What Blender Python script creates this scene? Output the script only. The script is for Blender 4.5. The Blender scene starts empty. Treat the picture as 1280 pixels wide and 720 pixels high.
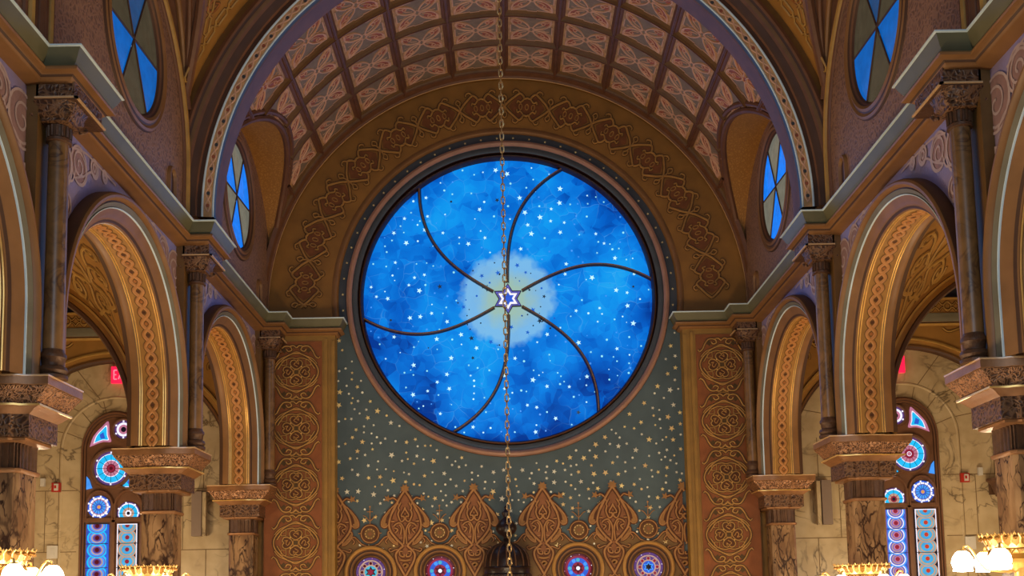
import bpy, bmesh, math, random
from mathutils import Vector
pi=math.pi; sin=math.sin; cos=math.cos; sqrt=math.sqrt
random.seed(7)
C=bpy.context.scene.collection
Z0=4.2                      # eye level above the synagogue floor; builders below work relative to eye level

# ---------------------------------------------------------------- materials
def lin(c):
    return tuple((x/255/12.92 if x<=10 else ((x/255+.055)/1.055)**2.4) for x in c)
def nt(name):
    m=bpy.data.materials.new(name); m.use_nodes=True; t=m.node_tree
    return m,t,t.nodes,t.links,t.nodes['Principled BSDF']
def mat(name,col,rough=.6,metal=0,var=.18,scale=6,bump=.0,bscale=30,col2=None,spec=.4):
    m,t,N,L,b=nt(name)
    b.inputs['Roughness'].default_value=rough; b.inputs['Metallic'].default_value=metal
    b.inputs['Specular IOR Level'].default_value=spec
    tc=N.new('ShaderNodeTexCoord')
    nz=N.new('ShaderNodeTexNoise'); nz.inputs['Scale'].default_value=scale; nz.inputs['Detail'].default_value=5
    L.new(tc.outputs['Object'],nz.inputs['Vector'])
    mx=N.new('ShaderNodeValToRGB'); c=lin(col)
    a=tuple(max(0,x*(1-var)) for x in c); d=lin(col2) if col2 else tuple(min(1,x*(1+var)) for x in c)
    mx.color_ramp.elements[0].position=.3; mx.color_ramp.elements[0].color=(*a,1)
    mx.color_ramp.elements[1].position=.7; mx.color_ramp.elements[1].color=(*d,1)
    L.new(nz.outputs['Fac'],mx.inputs['Fac']); L.new(mx.outputs['Color'],b.inputs['Base Color'])
    if bump:
        n2=N.new('ShaderNodeTexNoise'); n2.inputs['Scale'].default_value=bscale; n2.inputs['Detail'].default_value=4
        L.new(tc.outputs['Object'],n2.inputs['Vector'])
        bp=N.new('ShaderNodeBump'); bp.inputs['Strength'].default_value=bump; bp.inputs['Distance'].default_value=.02
        L.new(n2.outputs['Fac'],bp.inputs['Height']); L.new(bp.outputs['Normal'],b.inputs['Normal'])
    return m
def marble(name,base,vein,scale=2.2,rough=.3,width=.03,base2=None,stretch=(1,1,1),dist=1.2):
    m,t,N,L,b=nt(name); b.inputs['Roughness'].default_value=rough
    tc=N.new('ShaderNodeTexCoord'); mp=N.new('ShaderNodeMapping'); mp.inputs['Scale'].default_value=stretch
    L.new(tc.outputs['Object'],mp.inputs['Vector'])
    n1=N.new('ShaderNodeTexNoise'); n1.inputs['Scale'].default_value=scale; n1.inputs['Detail'].default_value=6; n1.inputs['Distortion'].default_value=dist
    L.new(mp.outputs['Vector'],n1.inputs['Vector'])
    r=N.new('ShaderNodeValToRGB'); e=r.color_ramp.elements       # thin band around .5 = veins
    e[0].position=.5-width; e[0].color=(0,0,0,1); e[1].position=.5; e[1].color=(1,1,1,1)
    x=e.new(.5+width); x.color=(0,0,0,1)
    L.new(n1.outputs['Fac'],r.inputs['Fac'])
    n2=N.new('ShaderNodeTexNoise'); n2.inputs['Scale'].default_value=scale*1.7; n2.inputs['Detail'].default_value=3
    L.new(mp.outputs['Vector'],n2.inputs['Vector'])
    mA=N.new('ShaderNodeMix'); mA.data_type='RGBA'; mA.inputs[6].default_value=(*lin(base),1); mA.inputs[7].default_value=(*lin(base2 or tuple(int(v*.86) for v in base)),1)
    r2=N.new('ShaderNodeValToRGB'); r2.color_ramp.elements[0].position=.35; r2.color_ramp.elements[1].position=.65
    L.new(n2.outputs['Fac'],r2.inputs['Fac']); L.new(r2.outputs['Color'],mA.inputs[0])
    n3=N.new('ShaderNodeTexNoise'); n3.inputs['Scale'].default_value=scale*.9; L.new(mp.outputs['Vector'],n3.inputs['Vector'])
    r3=N.new('ShaderNodeValToRGB'); r3.color_ramp.elements[0].position=.4; r3.color_ramp.elements[1].position=.62
    L.new(n3.outputs['Fac'],r3.inputs['Fac'])
    mu=N.new('ShaderNodeMath'); mu.operation='MULTIPLY'; L.new(r.outputs['Color'],mu.inputs[0]); L.new(r3.outputs['Color'],mu.inputs[1])
    mB=N.new('ShaderNodeMix'); mB.data_type='RGBA'; mB.inputs[7].default_value=(*lin(vein),1)
    L.new(mA.outputs[2],mB.inputs[6]); L.new(mu.outputs[0],mB.inputs[0]); L.new(mB.outputs[2],b.inputs['Base Color'])
    return m
def carved(name,col,dark,scale=28,rough=.5,metal=.0,bump=.8,thr=.06):
    """ornamented plaster / metal: raised voronoi scrolls over a darker ground"""
    m,t,N,L,b=nt(name); b.inputs['Roughness'].default_value=rough; b.inputs['Metallic'].default_value=metal
    tc=N.new('ShaderNodeTexCoord')
    n0=N.new('ShaderNodeTexNoise'); n0.inputs['Scale'].default_value=scale*.35; n0.inputs['Detail'].default_value=1; L.new(tc.outputs['Object'],n0.inputs['Vector'])
    wv=N.new('ShaderNodeMix'); wv.data_type='VECTOR'; wv.inputs[0].default_value=.12; L.new(tc.outputs['Object'],wv.inputs[4]); L.new(n0.outputs['Color'],wv.inputs[5])
    v=N.new('ShaderNodeTexVoronoi'); v.feature='DISTANCE_TO_EDGE'; v.inputs['Scale'].default_value=scale; L.new(wv.outputs[1],v.inputs['Vector'])
    r=N.new('ShaderNodeValToRGB'); r.color_ramp.elements[0].position=thr; r.color_ramp.elements[0].color=(*lin(col),1)
    r.color_ramp.elements[1].position=thr*3.2; r.color_ramp.elements[1].color=(*lin(dark),1)
    L.new(v.outputs['Distance'],r.inputs['Fac']); L.new(r.outputs['Color'],b.inputs['Base Color'])
    bp=N.new('ShaderNodeBump'); bp.invert=True; bp.inputs['Strength'].default_value=bump; bp.inputs['Distance'].default_value=.015
    L.new(v.outputs['Distance'],bp.inputs['Height']); L.new(bp.outputs['Normal'],b.inputs['Normal'])
    return m
def cracked(name,base,base2,vein):
    """brown brecciated marble: dark branching veins over clouded tan"""
    m,t,N,L,b=nt(name); b.inputs['Roughness'].default_value=.25
    tc=N.new('ShaderNodeTexCoord'); mp=N.new('ShaderNodeMapping'); mp.inputs['Scale'].default_value=(1,1,.42); L.new(tc.outputs['Object'],mp.inputs['Vector'])
    n0=N.new('ShaderNodeTexNoise'); n0.inputs['Scale'].default_value=5; n0.inputs['Detail'].default_value=4; L.new(mp.outputs['Vector'],n0.inputs['Vector'])
    wv=N.new('ShaderNodeMix'); wv.data_type='VECTOR'; wv.inputs[0].default_value=.22; L.new(mp.outputs['Vector'],wv.inputs[4]); L.new(n0.outputs['Color'],wv.inputs[5])
    rA=N.new('ShaderNodeValToRGB'); rA.color_ramp.elements[0].position=.38; rA.color_ramp.elements[0].color=(*lin(base2),1); rA.color_ramp.elements[1].position=.6; rA.color_ramp.elements[1].color=(*lin(base),1)
    L.new(n0.outputs['Fac'],rA.inputs['Fac']); col=rA.outputs['Color']
    for sc,w in ((6.5,.05),(13,.035)):
        v=N.new('ShaderNodeTexVoronoi'); v.feature='DISTANCE_TO_EDGE'; v.inputs['Scale'].default_value=sc; L.new(wv.outputs[1],v.inputs['Vector'])
        r=N.new('ShaderNodeValToRGB'); r.color_ramp.elements[0].position=w*.3; r.color_ramp.elements[0].color=(1,1,1,1); r.color_ramp.elements[1].position=w*1.6; r.color_ramp.elements[1].color=(0,0,0,1)
        L.new(v.outputs['Distance'],r.inputs['Fac'])
        k=N.new('ShaderNodeTexNoise'); k.inputs['Scale'].default_value=sc*.45; L.new(mp.outputs['Vector'],k.inputs['Vector'])
        rk=N.new('ShaderNodeValToRGB'); rk.color_ramp.elements[0].position=.42; rk.color_ramp.elements[1].position=.58; L.new(k.outputs['Fac'],rk.inputs['Fac'])
        mu=N.new('ShaderNodeMath'); mu.operation='MULTIPLY'; L.new(r.outputs['Color'],mu.inputs[0]); L.new(rk.outputs['Color'],mu.inputs[1])
        mx=N.new('ShaderNodeMix'); mx.data_type='RGBA'; mx.inputs[7].default_value=(*lin(vein),1); L.new(mu.outputs[0],mx.inputs[0]); L.new(col,mx.inputs[6]); col=mx.outputs[2]
    L.new(col,b.inputs['Base Color']); return m
def glow(name,col,strength=1,var=0,scale=8):
    m,t,N,L,b=nt(name); b.inputs['Base Color'].default_value=(*[x*.15 for x in lin(col)],1); b.inputs['Roughness'].default_value=.15
    b.inputs['Emission Strength'].default_value=strength
    if var:
        tc=N.new('ShaderNodeTexCoord'); nz=N.new('ShaderNodeTexNoise'); nz.inputs['Scale'].default_value=scale; nz.inputs['Detail'].default_value=3
        L.new(tc.outputs['Object'],nz.inputs['Vector']); r=N.new('ShaderNodeValToRGB'); c=lin(col)
        r.color_ramp.elements[0].position=.35; r.color_ramp.elements[0].color=(*[x*(1-var) for x in c],1)
        r.color_ramp.elements[1].position=.65; r.color_ramp.elements[1].color=(*[min(1,x*(1+var)) for x in c],1)
        L.new(nz.outputs['Fac'],r.inputs['Fac']); L.new(r.outputs['Color'],b.inputs['Emission Color'])
    else: b.inputs['Emission Color'].default_value=(*lin(col),1)
    return m
def rose_glass():
    m,t,N,L,b=nt('rose_glass'); b.inputs['Base Color'].default_value=(.002,.01,.03,1); b.inputs['Roughness'].default_value=.6; b.inputs['Specular IOR Level'].default_value=.1
    tc=N.new('ShaderNodeTexCoord')
    n0=N.new('ShaderNodeTexNoise'); n0.inputs['Scale'].default_value=2.2; n0.inputs['Detail'].default_value=2; L.new(tc.outputs['Object'],n0.inputs['Vector'])
    wv=N.new('ShaderNodeMix'); wv.data_type='VECTOR'; wv.inputs[0].default_value=.22; L.new(tc.outputs['Object'],wv.inputs[4]); L.new(n0.outputs['Color'],wv.inputs[5])
    # overlapping flake colours
    v=N.new('ShaderNodeTexVoronoi'); v.inputs['Scale'].default_value=4.6; L.new(wv.outputs[1],v.inputs['Vector'])
    bw=N.new('ShaderNodeRGBToBW'); L.new(v.outputs['Color'],bw.inputs[0])
    v2=N.new('ShaderNodeTexVoronoi'); v2.inputs['Scale'].default_value=9; L.new(wv.outputs[1],v2.inputs['Vector'])
    bw2=N.new('ShaderNodeRGBToBW'); L.new(v2.outputs['Color'],bw2.inputs[0])
    big=N.new('ShaderNodeTexNoise'); big.inputs['Scale'].default_value=.9; big.inputs['Detail'].default_value=2; L.new(tc.outputs['Object'],big.inputs['Vector'])
    def math_(op,a,bb):
        n=N.new('ShaderNodeMath'); n.operation=op
        for i,x in enumerate((a,bb)):
            if isinstance(x,(int,float)): n.inputs[i].default_value=x
            else: L.new(x,n.inputs[i])
        return n.outputs[0]
    s=math_('ADD',math_('MULTIPLY',bw.outputs[0],.17),math_('MULTIPLY',bw2.outputs[0],.12))
    s=math_('ADD',s,math_('MULTIPLY',big.outputs['Fac'],.86))
    # rim and lower part a deeper blue glass
    sep=N.new('ShaderNodeSeparateXYZ'); L.new(tc.outputs['Object'],sep.inputs[0])
    s=math_('ADD',s,math_('MULTIPLY',sep.outputs['Z'],.028))
    ln=N.new('ShaderNodeVectorMath'); ln.operation='LENGTH'; L.new(tc.outputs['Object'],ln.inputs[0])
    s=math_('SUBTRACT',s,math_('MULTIPLY',math_('POWER',math_('DIVIDE',ln.outputs['Value'],2.42),6),.16))
    r=N.new('ShaderNodeValToRGB'); e=r.color_ramp.elements
    e[0].position=.30; e[0].color=(*lin((0,54,146)),1); e[1].position=.92; e[1].color=(*lin((40,172,242)),1)
    for p,c in ((.43,(0,94,198)),(.57,(8,128,228)),(.72,(14,152,240))): x=e.new(p); x.color=(*lin(c),1)
    L.new(s,r.inputs['Fac'])
    # fine pale cracks
    v3=N.new('ShaderNodeTexVoronoi'); v3.feature='DISTANCE_TO_EDGE'; v3.inputs['Scale'].default_value=4.6; L.new(wv.outputs[1],v3.inputs['Vector'])
    r3=N.new('ShaderNodeValToRGB'); r3.color_ramp.elements[0].position=.0; r3.color_ramp.elements[0].color=(.16,.16,.16,1); r3.color_ramp.elements[1].position=.02; r3.color_ramp.elements[1].color=(0,0,0,1)
    L.new(v3.outputs['Distance'],r3.inputs['Fac'])
    mk=N.new('ShaderNodeTexNoise'); mk.inputs['Scale'].default_value=1.7; L.new(tc.outputs['Object'],mk.inputs['Vector'])
    rk=N.new('ShaderNodeValToRGB'); rk.color_ramp.elements[0].position=.45; rk.color_ramp.elements[1].position=.6; L.new(mk.outputs['Fac'],rk.inputs['Fac'])
    cr=math_('MULTIPLY',r3.outputs['Color'],rk.outputs['Color'])
    m1=N.new('ShaderNodeMix'); m1.data_type='RGBA'; L.new(cr,m1.inputs[0]); L.new(r.outputs['Color'],m1.inputs[6]); m1.inputs[7].default_value=(*lin((150,225,255)),1)
    # pale sun disc of yellow-green and pale blue glass round the centre
    nz=N.new('ShaderNodeTexNoise'); nz.inputs['Scale'].default_value=5; nz.inputs['Detail'].default_value=4; L.new(tc.outputs['Object'],nz.inputs['Vector'])
    rr=math_('ADD',ln.outputs['Value'],math_('MULTIPLY',math_('SUBTRACT',nz.outputs['Fac'],.5),.35))
    def edge(a,bb):
        q=N.new('ShaderNodeValToRGB'); q.color_ramp.elements[0].position=a; q.color_ramp.elements[0].color=(1,1,1,1); q.color_ramp.elements[1].position=bb; q.color_ramp.elements[1].color=(0,0,0,1)
        L.new(rr,q.inputs['Fac']); return q.outputs['Color']
    m2=N.new('ShaderNodeMix'); m2.data_type='RGBA'; L.new(math_('MULTIPLY',edge(.70,.84),.82),m2.inputs[0]); L.new(m1.outputs[2],m2.inputs[6]); m2.inputs[7].default_value=(*lin((132,192,232)),1)
    m3=N.new('ShaderNodeMix'); m3.data_type='RGBA'; L.new(math_('MULTIPLY',edge(.26,.58),.8),m3.inputs[0]); L.new(m2.outputs[2],m3.inputs[6]); m3.inputs[7].default_value=(*lin((164,192,160)),1)
    L.new(m3.outputs[2],b.inputs['Emission Color']); b.inputs['Emission Strength'].default_value=1.0
    return m

M={}
def D(k,*a,**k2): M[k]=mat(k,*a,**k2)
D('olive',(84,100,104),.75,var=.12,scale=2.5,bump=.05)
D('tymp',(150,104,42),.6,var=.16,scale=3,bump=.12,bscale=14)
D('tymp_red',(126,74,34),.65,var=.2,scale=10)
D('relief',(172,126,64),.5,var=.15,scale=9)
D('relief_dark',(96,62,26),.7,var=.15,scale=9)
D('panel_red',(136,78,36),.6,var=.15,scale=5,bump=.08)
D('panel_gold',(150,112,46),.5,var=.15,scale=4,bump=.1)
D('panel_line',(186,138,72),.5,var=.12,scale=9)
D('panel_dark',(84,62,28),.65,var=.15,scale=9)
D('lotus',(142,90,50),.6,var=.14,scale=12)
D('lotus_petal',(160,114,60),.6,var=.14,scale=12)
D('lotus_line',(176,126,72),.55,var=.12,scale=9)
D('lotus_dark',(92,52,24),.7,var=.15,scale=9)
D('dado',(124,92,48),.6,var=.16,scale=5,bump=.08)
D('star_gold',(250,212,140),.45,var=.25,scale=3,spec=.6)
D('star_pale',(236,230,204),.5,var=.25,scale=3)
D('gilt',(240,192,110),.3,metal=.45,var=.15,scale=9)
D('gilt_dark',(150,104,40),.4,metal=.5,var=.2,scale=9)
D('rib',(112,74,50),.5,var=.15,scale=6)
D('rib_gold',(112,80,40),.5,var=.15,scale=6)
D('coffer_grey',(138,120,98),.65,var=.14,scale=14)
D('coffer_tan',(190,148,98),.6,var=.28,scale=11)
D('coffer_red',(162,92,66),.6,var=.2,scale=12)
D('coffer_line',(218,172,140),.55,var=.12,scale=9)
D('ochre',(166,120,56),.6,var=.16,scale=3,bump=.12,bscale=20)
D('ochre_line',(178,138,70),.5,var=.12,scale=9)
D('ochre_shade',(112,78,34),.65,var=.12,scale=9)
D('guilloche',(186,128,70),.45,var=.1,scale=6)
D('ochre_red',(170,104,46),.6,var=.12,scale=9)
D('mauve',(128,102,92),.6,var=.16,scale=2.2,bump=.15,bscale=24,col2=(124,112,124))
D('mauve_line',(192,168,162),.55,var=.1,scale=9)
D('mauve_red',(158,124,118),.6,var=.12,scale=9)
D('arch_brown',(138,98,58),.45,var=.14,scale=4)
D('arch_dark',(78,52,36),.55,var=.14,scale=4)
D('arch_green',(118,112,92),.5,var=.14,scale=4)
D('fillet_glint',(214,236,242),.22,var=.06,scale=4,spec=.8)  # pale blue colour carries the window light caught on moulding edges
D('fillet_warm',(214,176,128),.25,var=.06,scale=4,spec=.8)
D('cornice',(104,100,72),.45,var=.12,scale=3)
D('bronze',(150,106,68),.4,metal=.25,var=.2,scale=7,bump=.1)
D('bronze_dark',(92,64,44),.45,metal=.2,var=.25,scale=12,bump=.3,bscale=40)
D('ring_rose',(164,122,100),.4,var=.12,scale=4)
D('dark_ring',(70,74,78),.35,var=.15,scale=4)
D('ark_wood',(30,17,17),.35,var=.25,scale=9,bump=.2)
D('dark_wood',(46,26,22),.35,var=.25,scale=9,bump=.2)
D('window_wood',(112,76,52),.45,var=.15,scale=5)
D('lead',(34,28,30),.4,var=.2)
D('grey_pane',(142,138,124),.4,var=.08,scale=2)
D('navy',(62,64,74),.7,var=.2,scale=4)
D('plastic_white',(205,200,188),.45,var=.04)
D('grey_box',(134,116,102),.55,var=.05)
D('alarm_red',(176,44,32),.4,var=.05)
D('joint',(120,98,66),.7,var=.1)
D('floor',(120,80,50),.4,var=.2,scale=3)
D('chain',(222,184,124),.32,metal=.85,var=.2,scale=20)
M['soffit_tile']=carved('soffit_tile',(160,110,50),(180,128,60),24,thr=.08,bump=.5)
M['soffit_brown']=carved('soffit_brown',(132,90,52),(146,100,58),10,thr=.06,bump=.3)
M['upper_wall']=carved('upper_wall',(156,118,92),(120,88,70),20,thr=.07,bump=.5)
M['spandrel']=mat('spandrel',(168,138,126),.6,var=.12,scale=1.1,bump=.2,bscale=26,col2=(140,144,214))
M['cap_carved']=carved('cap_carved',(178,128,88),(96,64,40),34,metal=.25,rough=.4,bump=1)
M['cap_block']=carved('cap_block',(128,92,62),(76,50,34),26,metal=.25,rough=.45,bump=1)
M['wall_marble']=marble('wall_marble',(198,178,140),(96,80,58),1.9,.35,.03,(178,156,118))
M['col_marble']=cracked('col_marble',(166,130,90),(124,92,62),(56,36,26))
M['colonnette']=marble('colonnette_marble',(136,100,58),(70,46,28),3.5,.35,.05,(112,82,48))
M['rose']=rose_glass()
M['bulb']=glow('bulb',(255,240,214),22)
for k,c,s in (('g_blue',(0,122,238),1.0),('g_dim',(34,76,124),.8),('g_blue2',(0,98,186),.85),('g_grey',(122,122,108),.75),('g_grey2',(74,68,52),.7),('g_star',(190,238,255),1.15),('g_dot',(150,232,250),1.0),('g_sblue',(30,100,205),.9),('g_sdark',(34,54,74),.8),
    ('g_cyan',(30,185,245),1),('g_sky',(70,150,245),1),('g_royal',(46,90,205),1),('g_violet',(96,96,190),1),('g_white',(240,238,255),1.05),('g_pink',(196,122,150),.9),('g_red',(150,34,62),.8),
    ('g_deepred',(96,14,30),.7),('g_purple',(98,66,130),.8),('g_teal',(70,176,205),.95),('g_peach',(196,156,136),.9),('g_amber',(226,160,90),.9),('g_dark',(26,24,40),.6),('g_orangered',(196,60,44),.9),('g_exit',(250,30,70),1.3),('g_exitl',(255,120,140),1.3)):
    M[k]=glow(k,c,s,.12 if k not in('g_star','g_white') else 0,9)

# ---------------------------------------------------------------- mesh builder
class MB:
    def __init__(s): s.v=[]; s.f=[]; s.m=[]; s.mats=[]; s.sm=[]
    def mi(s,k):
        if k not in s.mats: s.mats.append(k)
        return s.mats.index(k)
    def face(s,pts,k,smooth=False):
        b=len(s.v); s.v+= [tuple(p) for p in pts]; s.f.append(tuple(range(b,b+len(pts)))); s.m.append(s.mi(k)); s.sm.append(smooth)
    def grid(s,rows,k,smooth=True,close=False):
        """rows of equal-length point lists -> quads; k material or fn(j) over columns"""
        b=len(s.v); n=len(rows[0])
        for r in rows: s.v+=[tuple(p) for p in r]
        for i in range(len(rows)-1):
            for j in range(n if close else n-1):
                a=b+i*n+j; c=b+i*n+(j+1)%n
                s.f.append((a,c,c+n,a+n)); s.m.append(s.mi(k(i,j) if callable(k) else k)); s.sm.append(smooth)
    def box(s,lo,hi,k):
        x0,y0,z0=[min(a,b) for a,b in zip(lo,hi)]; x1,y1,z1=[max(a,b) for a,b in zip(lo,hi)]
        P=[(x0,y0,z0),(x1,y0,z0),(x1,y1,z0),(x0,y1,z0),(x0,y0,z1),(x1,y0,z1),(x1,y1,z1),(x0,y1,z1)]
        for q in ((3,2,1,0),(4,5,6,7),(0,1,5,4),(1,2,6,5),(2,3,7,6),(3,0,4,7)): s.face([P[i] for i in q],k)
    def tube(s,pts,r,k,n=8,closed=False):
        P=[Vector(p) for p in pts]; N=len(P); rows=[]; up=None
        for i in range(N):
            if closed: t=(P[(i+1)%N]-P[i-1])
            else: t=P[min(i+1,N-1)]-P[max(i-1,0)]
            t.normalize()
            if up is None: up=t.orthogonal().normalized()
            up=(up-t*up.dot(t)).normalized(); w=t.cross(up)
            rr=r[i] if isinstance(r,(list,tuple)) else r
            rows.append([P[i]+up*(rr*cos(a))+w*(rr*sin(a)) for a in [2*pi*j/n for j in range(n)]])
        if closed: rows.append(rows[0])
        s.grid(rows,k,True,True)
        if not closed:
            s.face(rows[0][::-1],k); s.face(rows[-1],k)
    def lathe(s,prof,c,k,n=24,axis='z'):
        """prof: (r,h) list; c centre; k material or list per segment"""
        rows=[]
        for r,h in prof:
            row=[]
            for j in range(n):
                a=2*pi*j/n
                if axis=='z': row.append((c[0]+r*cos(a),c[1]+r*sin(a),c[2]+h))
                elif axis=='y': row.append((c[0]+r*cos(a),c[1]+h,c[2]+r*sin(a)))
                else: row.append((c[0]+h,c[1]+r*cos(a),c[2]+r*sin(a)))
            rows.append(row)
        s.grid(rows,(lambda i,j:k[i]) if isinstance(k,list) else k,True,True)
    def build(s,name,parent=None,origin=None,**props):
        o0=Vector(origin) if origin else (Vector(parent['_o']) if parent and '_o' in parent else Vector((0,0,0)))
        me=bpy.data.meshes.new(name)
        me.from_pydata([(x-o0.x,y-o0.y,z-o0.z) for x,y,z in s.v],[],s.f)
        for k in s.mats: me.materials.append(M[k])
        me.polygons.foreach_set('material_index',s.m); me.polygons.foreach_set('use_smooth',s.sm)
        bm=bmesh.new(); bm.from_mesh(me); bmesh.ops.remove_doubles(bm,verts=bm.verts,dist=2e-5); bm.to_mesh(me); bm.free()
        me.set_sharp_from_angle(angle=math.radians(42))
        o=bpy.data.objects.new(name,me); C.objects.link(o)
        if parent:
            o.parent=parent; po=Vector(parent['_o']); o.location=o0-po
        else: o.location=o0+Vector((0,0,Z0))
        o['_o']=tuple(o0)
        for k,v in props.items(): o[k]=v
        return o
def thing(name,label,cat,loc=(0,0,0),group=None,kind=None):
    o=bpy.data.objects.new(name,None); C.objects.link(o); o.location=Vector(loc)+Vector((0,0,Z0)); o['_o']=tuple(loc)
    o.empty_display_size=.2
    if label: o['label']=label
    if cat: o['category']=cat
    if group: o['group']=group
    if kind: o['kind']=kind
    return o
def copy_tree(o,loc=None,rz=None,label=None,parent=None):
    c=o.copy(); C.objects.link(c)
    if parent: c.parent=parent
    if loc is not None: c.location=Vector(loc)+Vector((0,0,Z0)); c['_o']=tuple(loc)
    if rz is not None: c.rotation_euler.z=rz
    if label: c['label']=label
    for ch in list(o.children): copy_tree(ch,parent=c)
    return c

# ---------------------------------------------------------------- ornament ribbons: 2D outlines laid on a surface F(u,v,h)
def dense(pts,step,closed=False):
    out=[]; n=len(pts)
    for i in range(n if closed else n-1):
        a=pts[i]; b=pts[(i+1)%n]; d=math.hypot(b[0]-a[0],b[1]-a[1]); k=max(1,int(d/step))
        for j in range(k): out.append((a[0]+(b[0]-a[0])*j/k,a[1]+(b[1]-a[1])*j/k))
    if not closed: out.append(pts[-1])
    return out
def spline(p,n=6,closed=False):
    out=[]; N=len(p)
    for i in range(N if closed else N-1):
        g=(lambda k:p[k%N]) if closed else (lambda k:p[max(0,min(N-1,k))])
        a,b,c,d=g(i-1),g(i),g(i+1),g(i+2)
        for j in range(n):
            t=j/n
            out.append(tuple(.5*((2*b[q])+(-a[q]+c[q])*t+(2*a[q]-5*b[q]+4*c[q]-d[q])*t*t+(-a[q]+3*b[q]-3*c[q]+d[q])*t**3) for q in (0,1)))
    if not closed: out.append(tuple(p[-1]))
    return out
def ribbon(mb,pts,w,h,F,k,closed=False,ridge=True,keep=None):
    if keep:
        runs=[[]]; pp=pts+[pts[0]] if closed else pts
        for p in pp:
            if keep(*p): runs[-1].append(p)
            elif runs[-1]: runs.append([])
        if len(runs)>1 or len(runs[0])<len(pp):
            for r in runs:
                if len(r)>1: ribbon(mb,r,w,h,F,k,False,ridge)
            return
    n=len(pts); rows=[]
    if n<2: return
    h+=eps()
    for i in range(n):
        a=pts[i-1] if (closed or i>0) else pts[i]; b=pts[(i+1)%n] if (closed or i<n-1) else pts[i]
        tx,ty=b[0]-a[0],b[1]-a[1]; l=math.hypot(tx,ty) or 1; nx,ny=-ty/l*w/2,tx/l*w/2
        x,y=pts[i]
        if ridge: rows.append([F(x+nx,y+ny,0),F(x+nx*.45,y+ny*.45,h),F(x-nx*.45,y-ny*.45,h),F(x-nx,y-ny,0)])
        else: rows.append([F(x+nx,y+ny,h),F(x-nx,y-ny,h)])
    if closed: rows.append(rows[0])
    mb.grid(rows,k,False)
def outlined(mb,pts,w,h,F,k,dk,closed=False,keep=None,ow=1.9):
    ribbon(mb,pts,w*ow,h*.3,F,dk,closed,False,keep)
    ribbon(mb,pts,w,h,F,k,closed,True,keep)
EPS=[0]
def eps():
    EPS[0]=(EPS[0]+1)%19; return EPS[0]*.00002
def fill(mb,pts,h,F,k,keep=None):
    h+=eps()
    if keep and not all(keep(*p) for p in pts): return
    mb.face([F(x,y,h) for x,y in pts],k)
def circ(cx,cy,r,n=20,a0=0): return [(cx+r*cos(a0+2*pi*i/n),cy+r*sin(a0+2*pi*i/n)) for i in range(n)]
def spiral(cx,cy,r,turns=1.6,a0=0,n=26,d=1,r0=.12): return [(cx+r*(r0+(1-r0)*i/n)*cos(a0+d*2*pi*turns*i/n),cy+r*(r0+(1-r0)*i/n)*sin(a0+d*2*pi*turns*i/n)) for i in range(n+1)]
def star5(cx,cy,r,a=pi/2): return [(cx+(r if i%2==0 else r*.42)*cos(a+pi*i/5),cy+(r if i%2==0 else r*.42)*sin(a+pi*i/5)) for i in range(10)]
def mir(p): return [(-x,y) for x,y in p]
def sh(p,dx,dy,s=1): return [(dx+x*s,dy+y*s) for x,y in p]

# ---------------------------------------------------------------- key dimensions (metres, relative to the eye)
YB=17.06; XW=4.05; XA=3.92; XU=3.96; PIERS=(8.72,12.72,16.72); ABZ=1.91
CT=4.65; CB=4.43; SPR=4.86; RN=4.2; RV=4.05
BAYS=(6.72,10.72,14.72)
def FW(u,v,h): return (u,YB-.01-h,v)             # back wall, facing the nave

# ---------------------------------------------------------------- floor
mb=MB(); mb.box((-9.2,-8,-4.35),(9.2,18,-4.2),'floor'); o=mb.build('floor',kind='structure',label='brown floor of the prayer hall below the frame',category='floor')

# ---------------------------------------------------------------- back wall with its round opening
WC=(0,5.06); WR=2.60
back=thing('wall_back','grey-green end wall painted with gold stars around the great round blue window','wall',(0,YB,0),kind='structure')
mb=MB(); inner=[];outer=[]
N=144
def rect_hit(cx,cz,a,x0,x1,z0,z1):
    dx,dz=cos(a),sin(a); t=1e9
    if dx>1e-9:t=min(t,(x1-cx)/dx)
    if dx<-1e-9:t=min(t,(x0-cx)/dx)
    if dz>1e-9:t=min(t,(z1-cz)/dz)
    if dz<-1e-9:t=min(t,(z0-cz)/dz)
    return cx+dx*t,cz+dz*t
def holed(mb,c,r,x0,x1,z0,z1,F,k,n=96,depth=.3,k2=None):
    A=[2*pi*i/n for i in range(n)]
    A+= [math.atan2(z-c[1],x-c[0])%(2*pi) for x in (x0,x1) for z in (z0,z1)]; A=sorted(set(round(a,6) for a in A))
    I=[F(c[0]+r*cos(a),c[1]+r*sin(a),0) for a in A]; O=[F(*rect_hit(c[0],c[1],a,x0,x1,z0,z1),0) for a in A]
    B=[F(c[0]+r*cos(a),c[1]+r*sin(a),-depth) for a in A]
    mb.grid([O,I],k,False,True); mb.grid([I,B],k2 or k,True,True)
holed(mb,WC,WR,-4.6,4.6,-4.2,9.4,lambda u,v,h:(u,YB-h,v),'olive',144,.5,'dark_ring')
mb.build('star_painted_plaster',back)
# tympanum inside the vault arch
mb=MB(); rows=[]; n=90; I=[];O=[]
for i in range(n+1):
    f=i/n; a=math.radians(-8.2+196.4*f); b=math.radians(-3+186*f)
    I.append((2.90*cos(a),YB-.03,WC[1]+2.90*sin(a))); O.append((4.12*cos(b),YB-.03,SPR+4.12*sin(b)))
E_=[(p[0],YB,p[2]) for p in I]
mb.grid([E_,I]+[[tuple(I[j][q]+(O[j][q]-I[j][q])*t for q in range(3)) for j in range(n+1)] for t in (.5,1)],'tymp',True)
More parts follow.
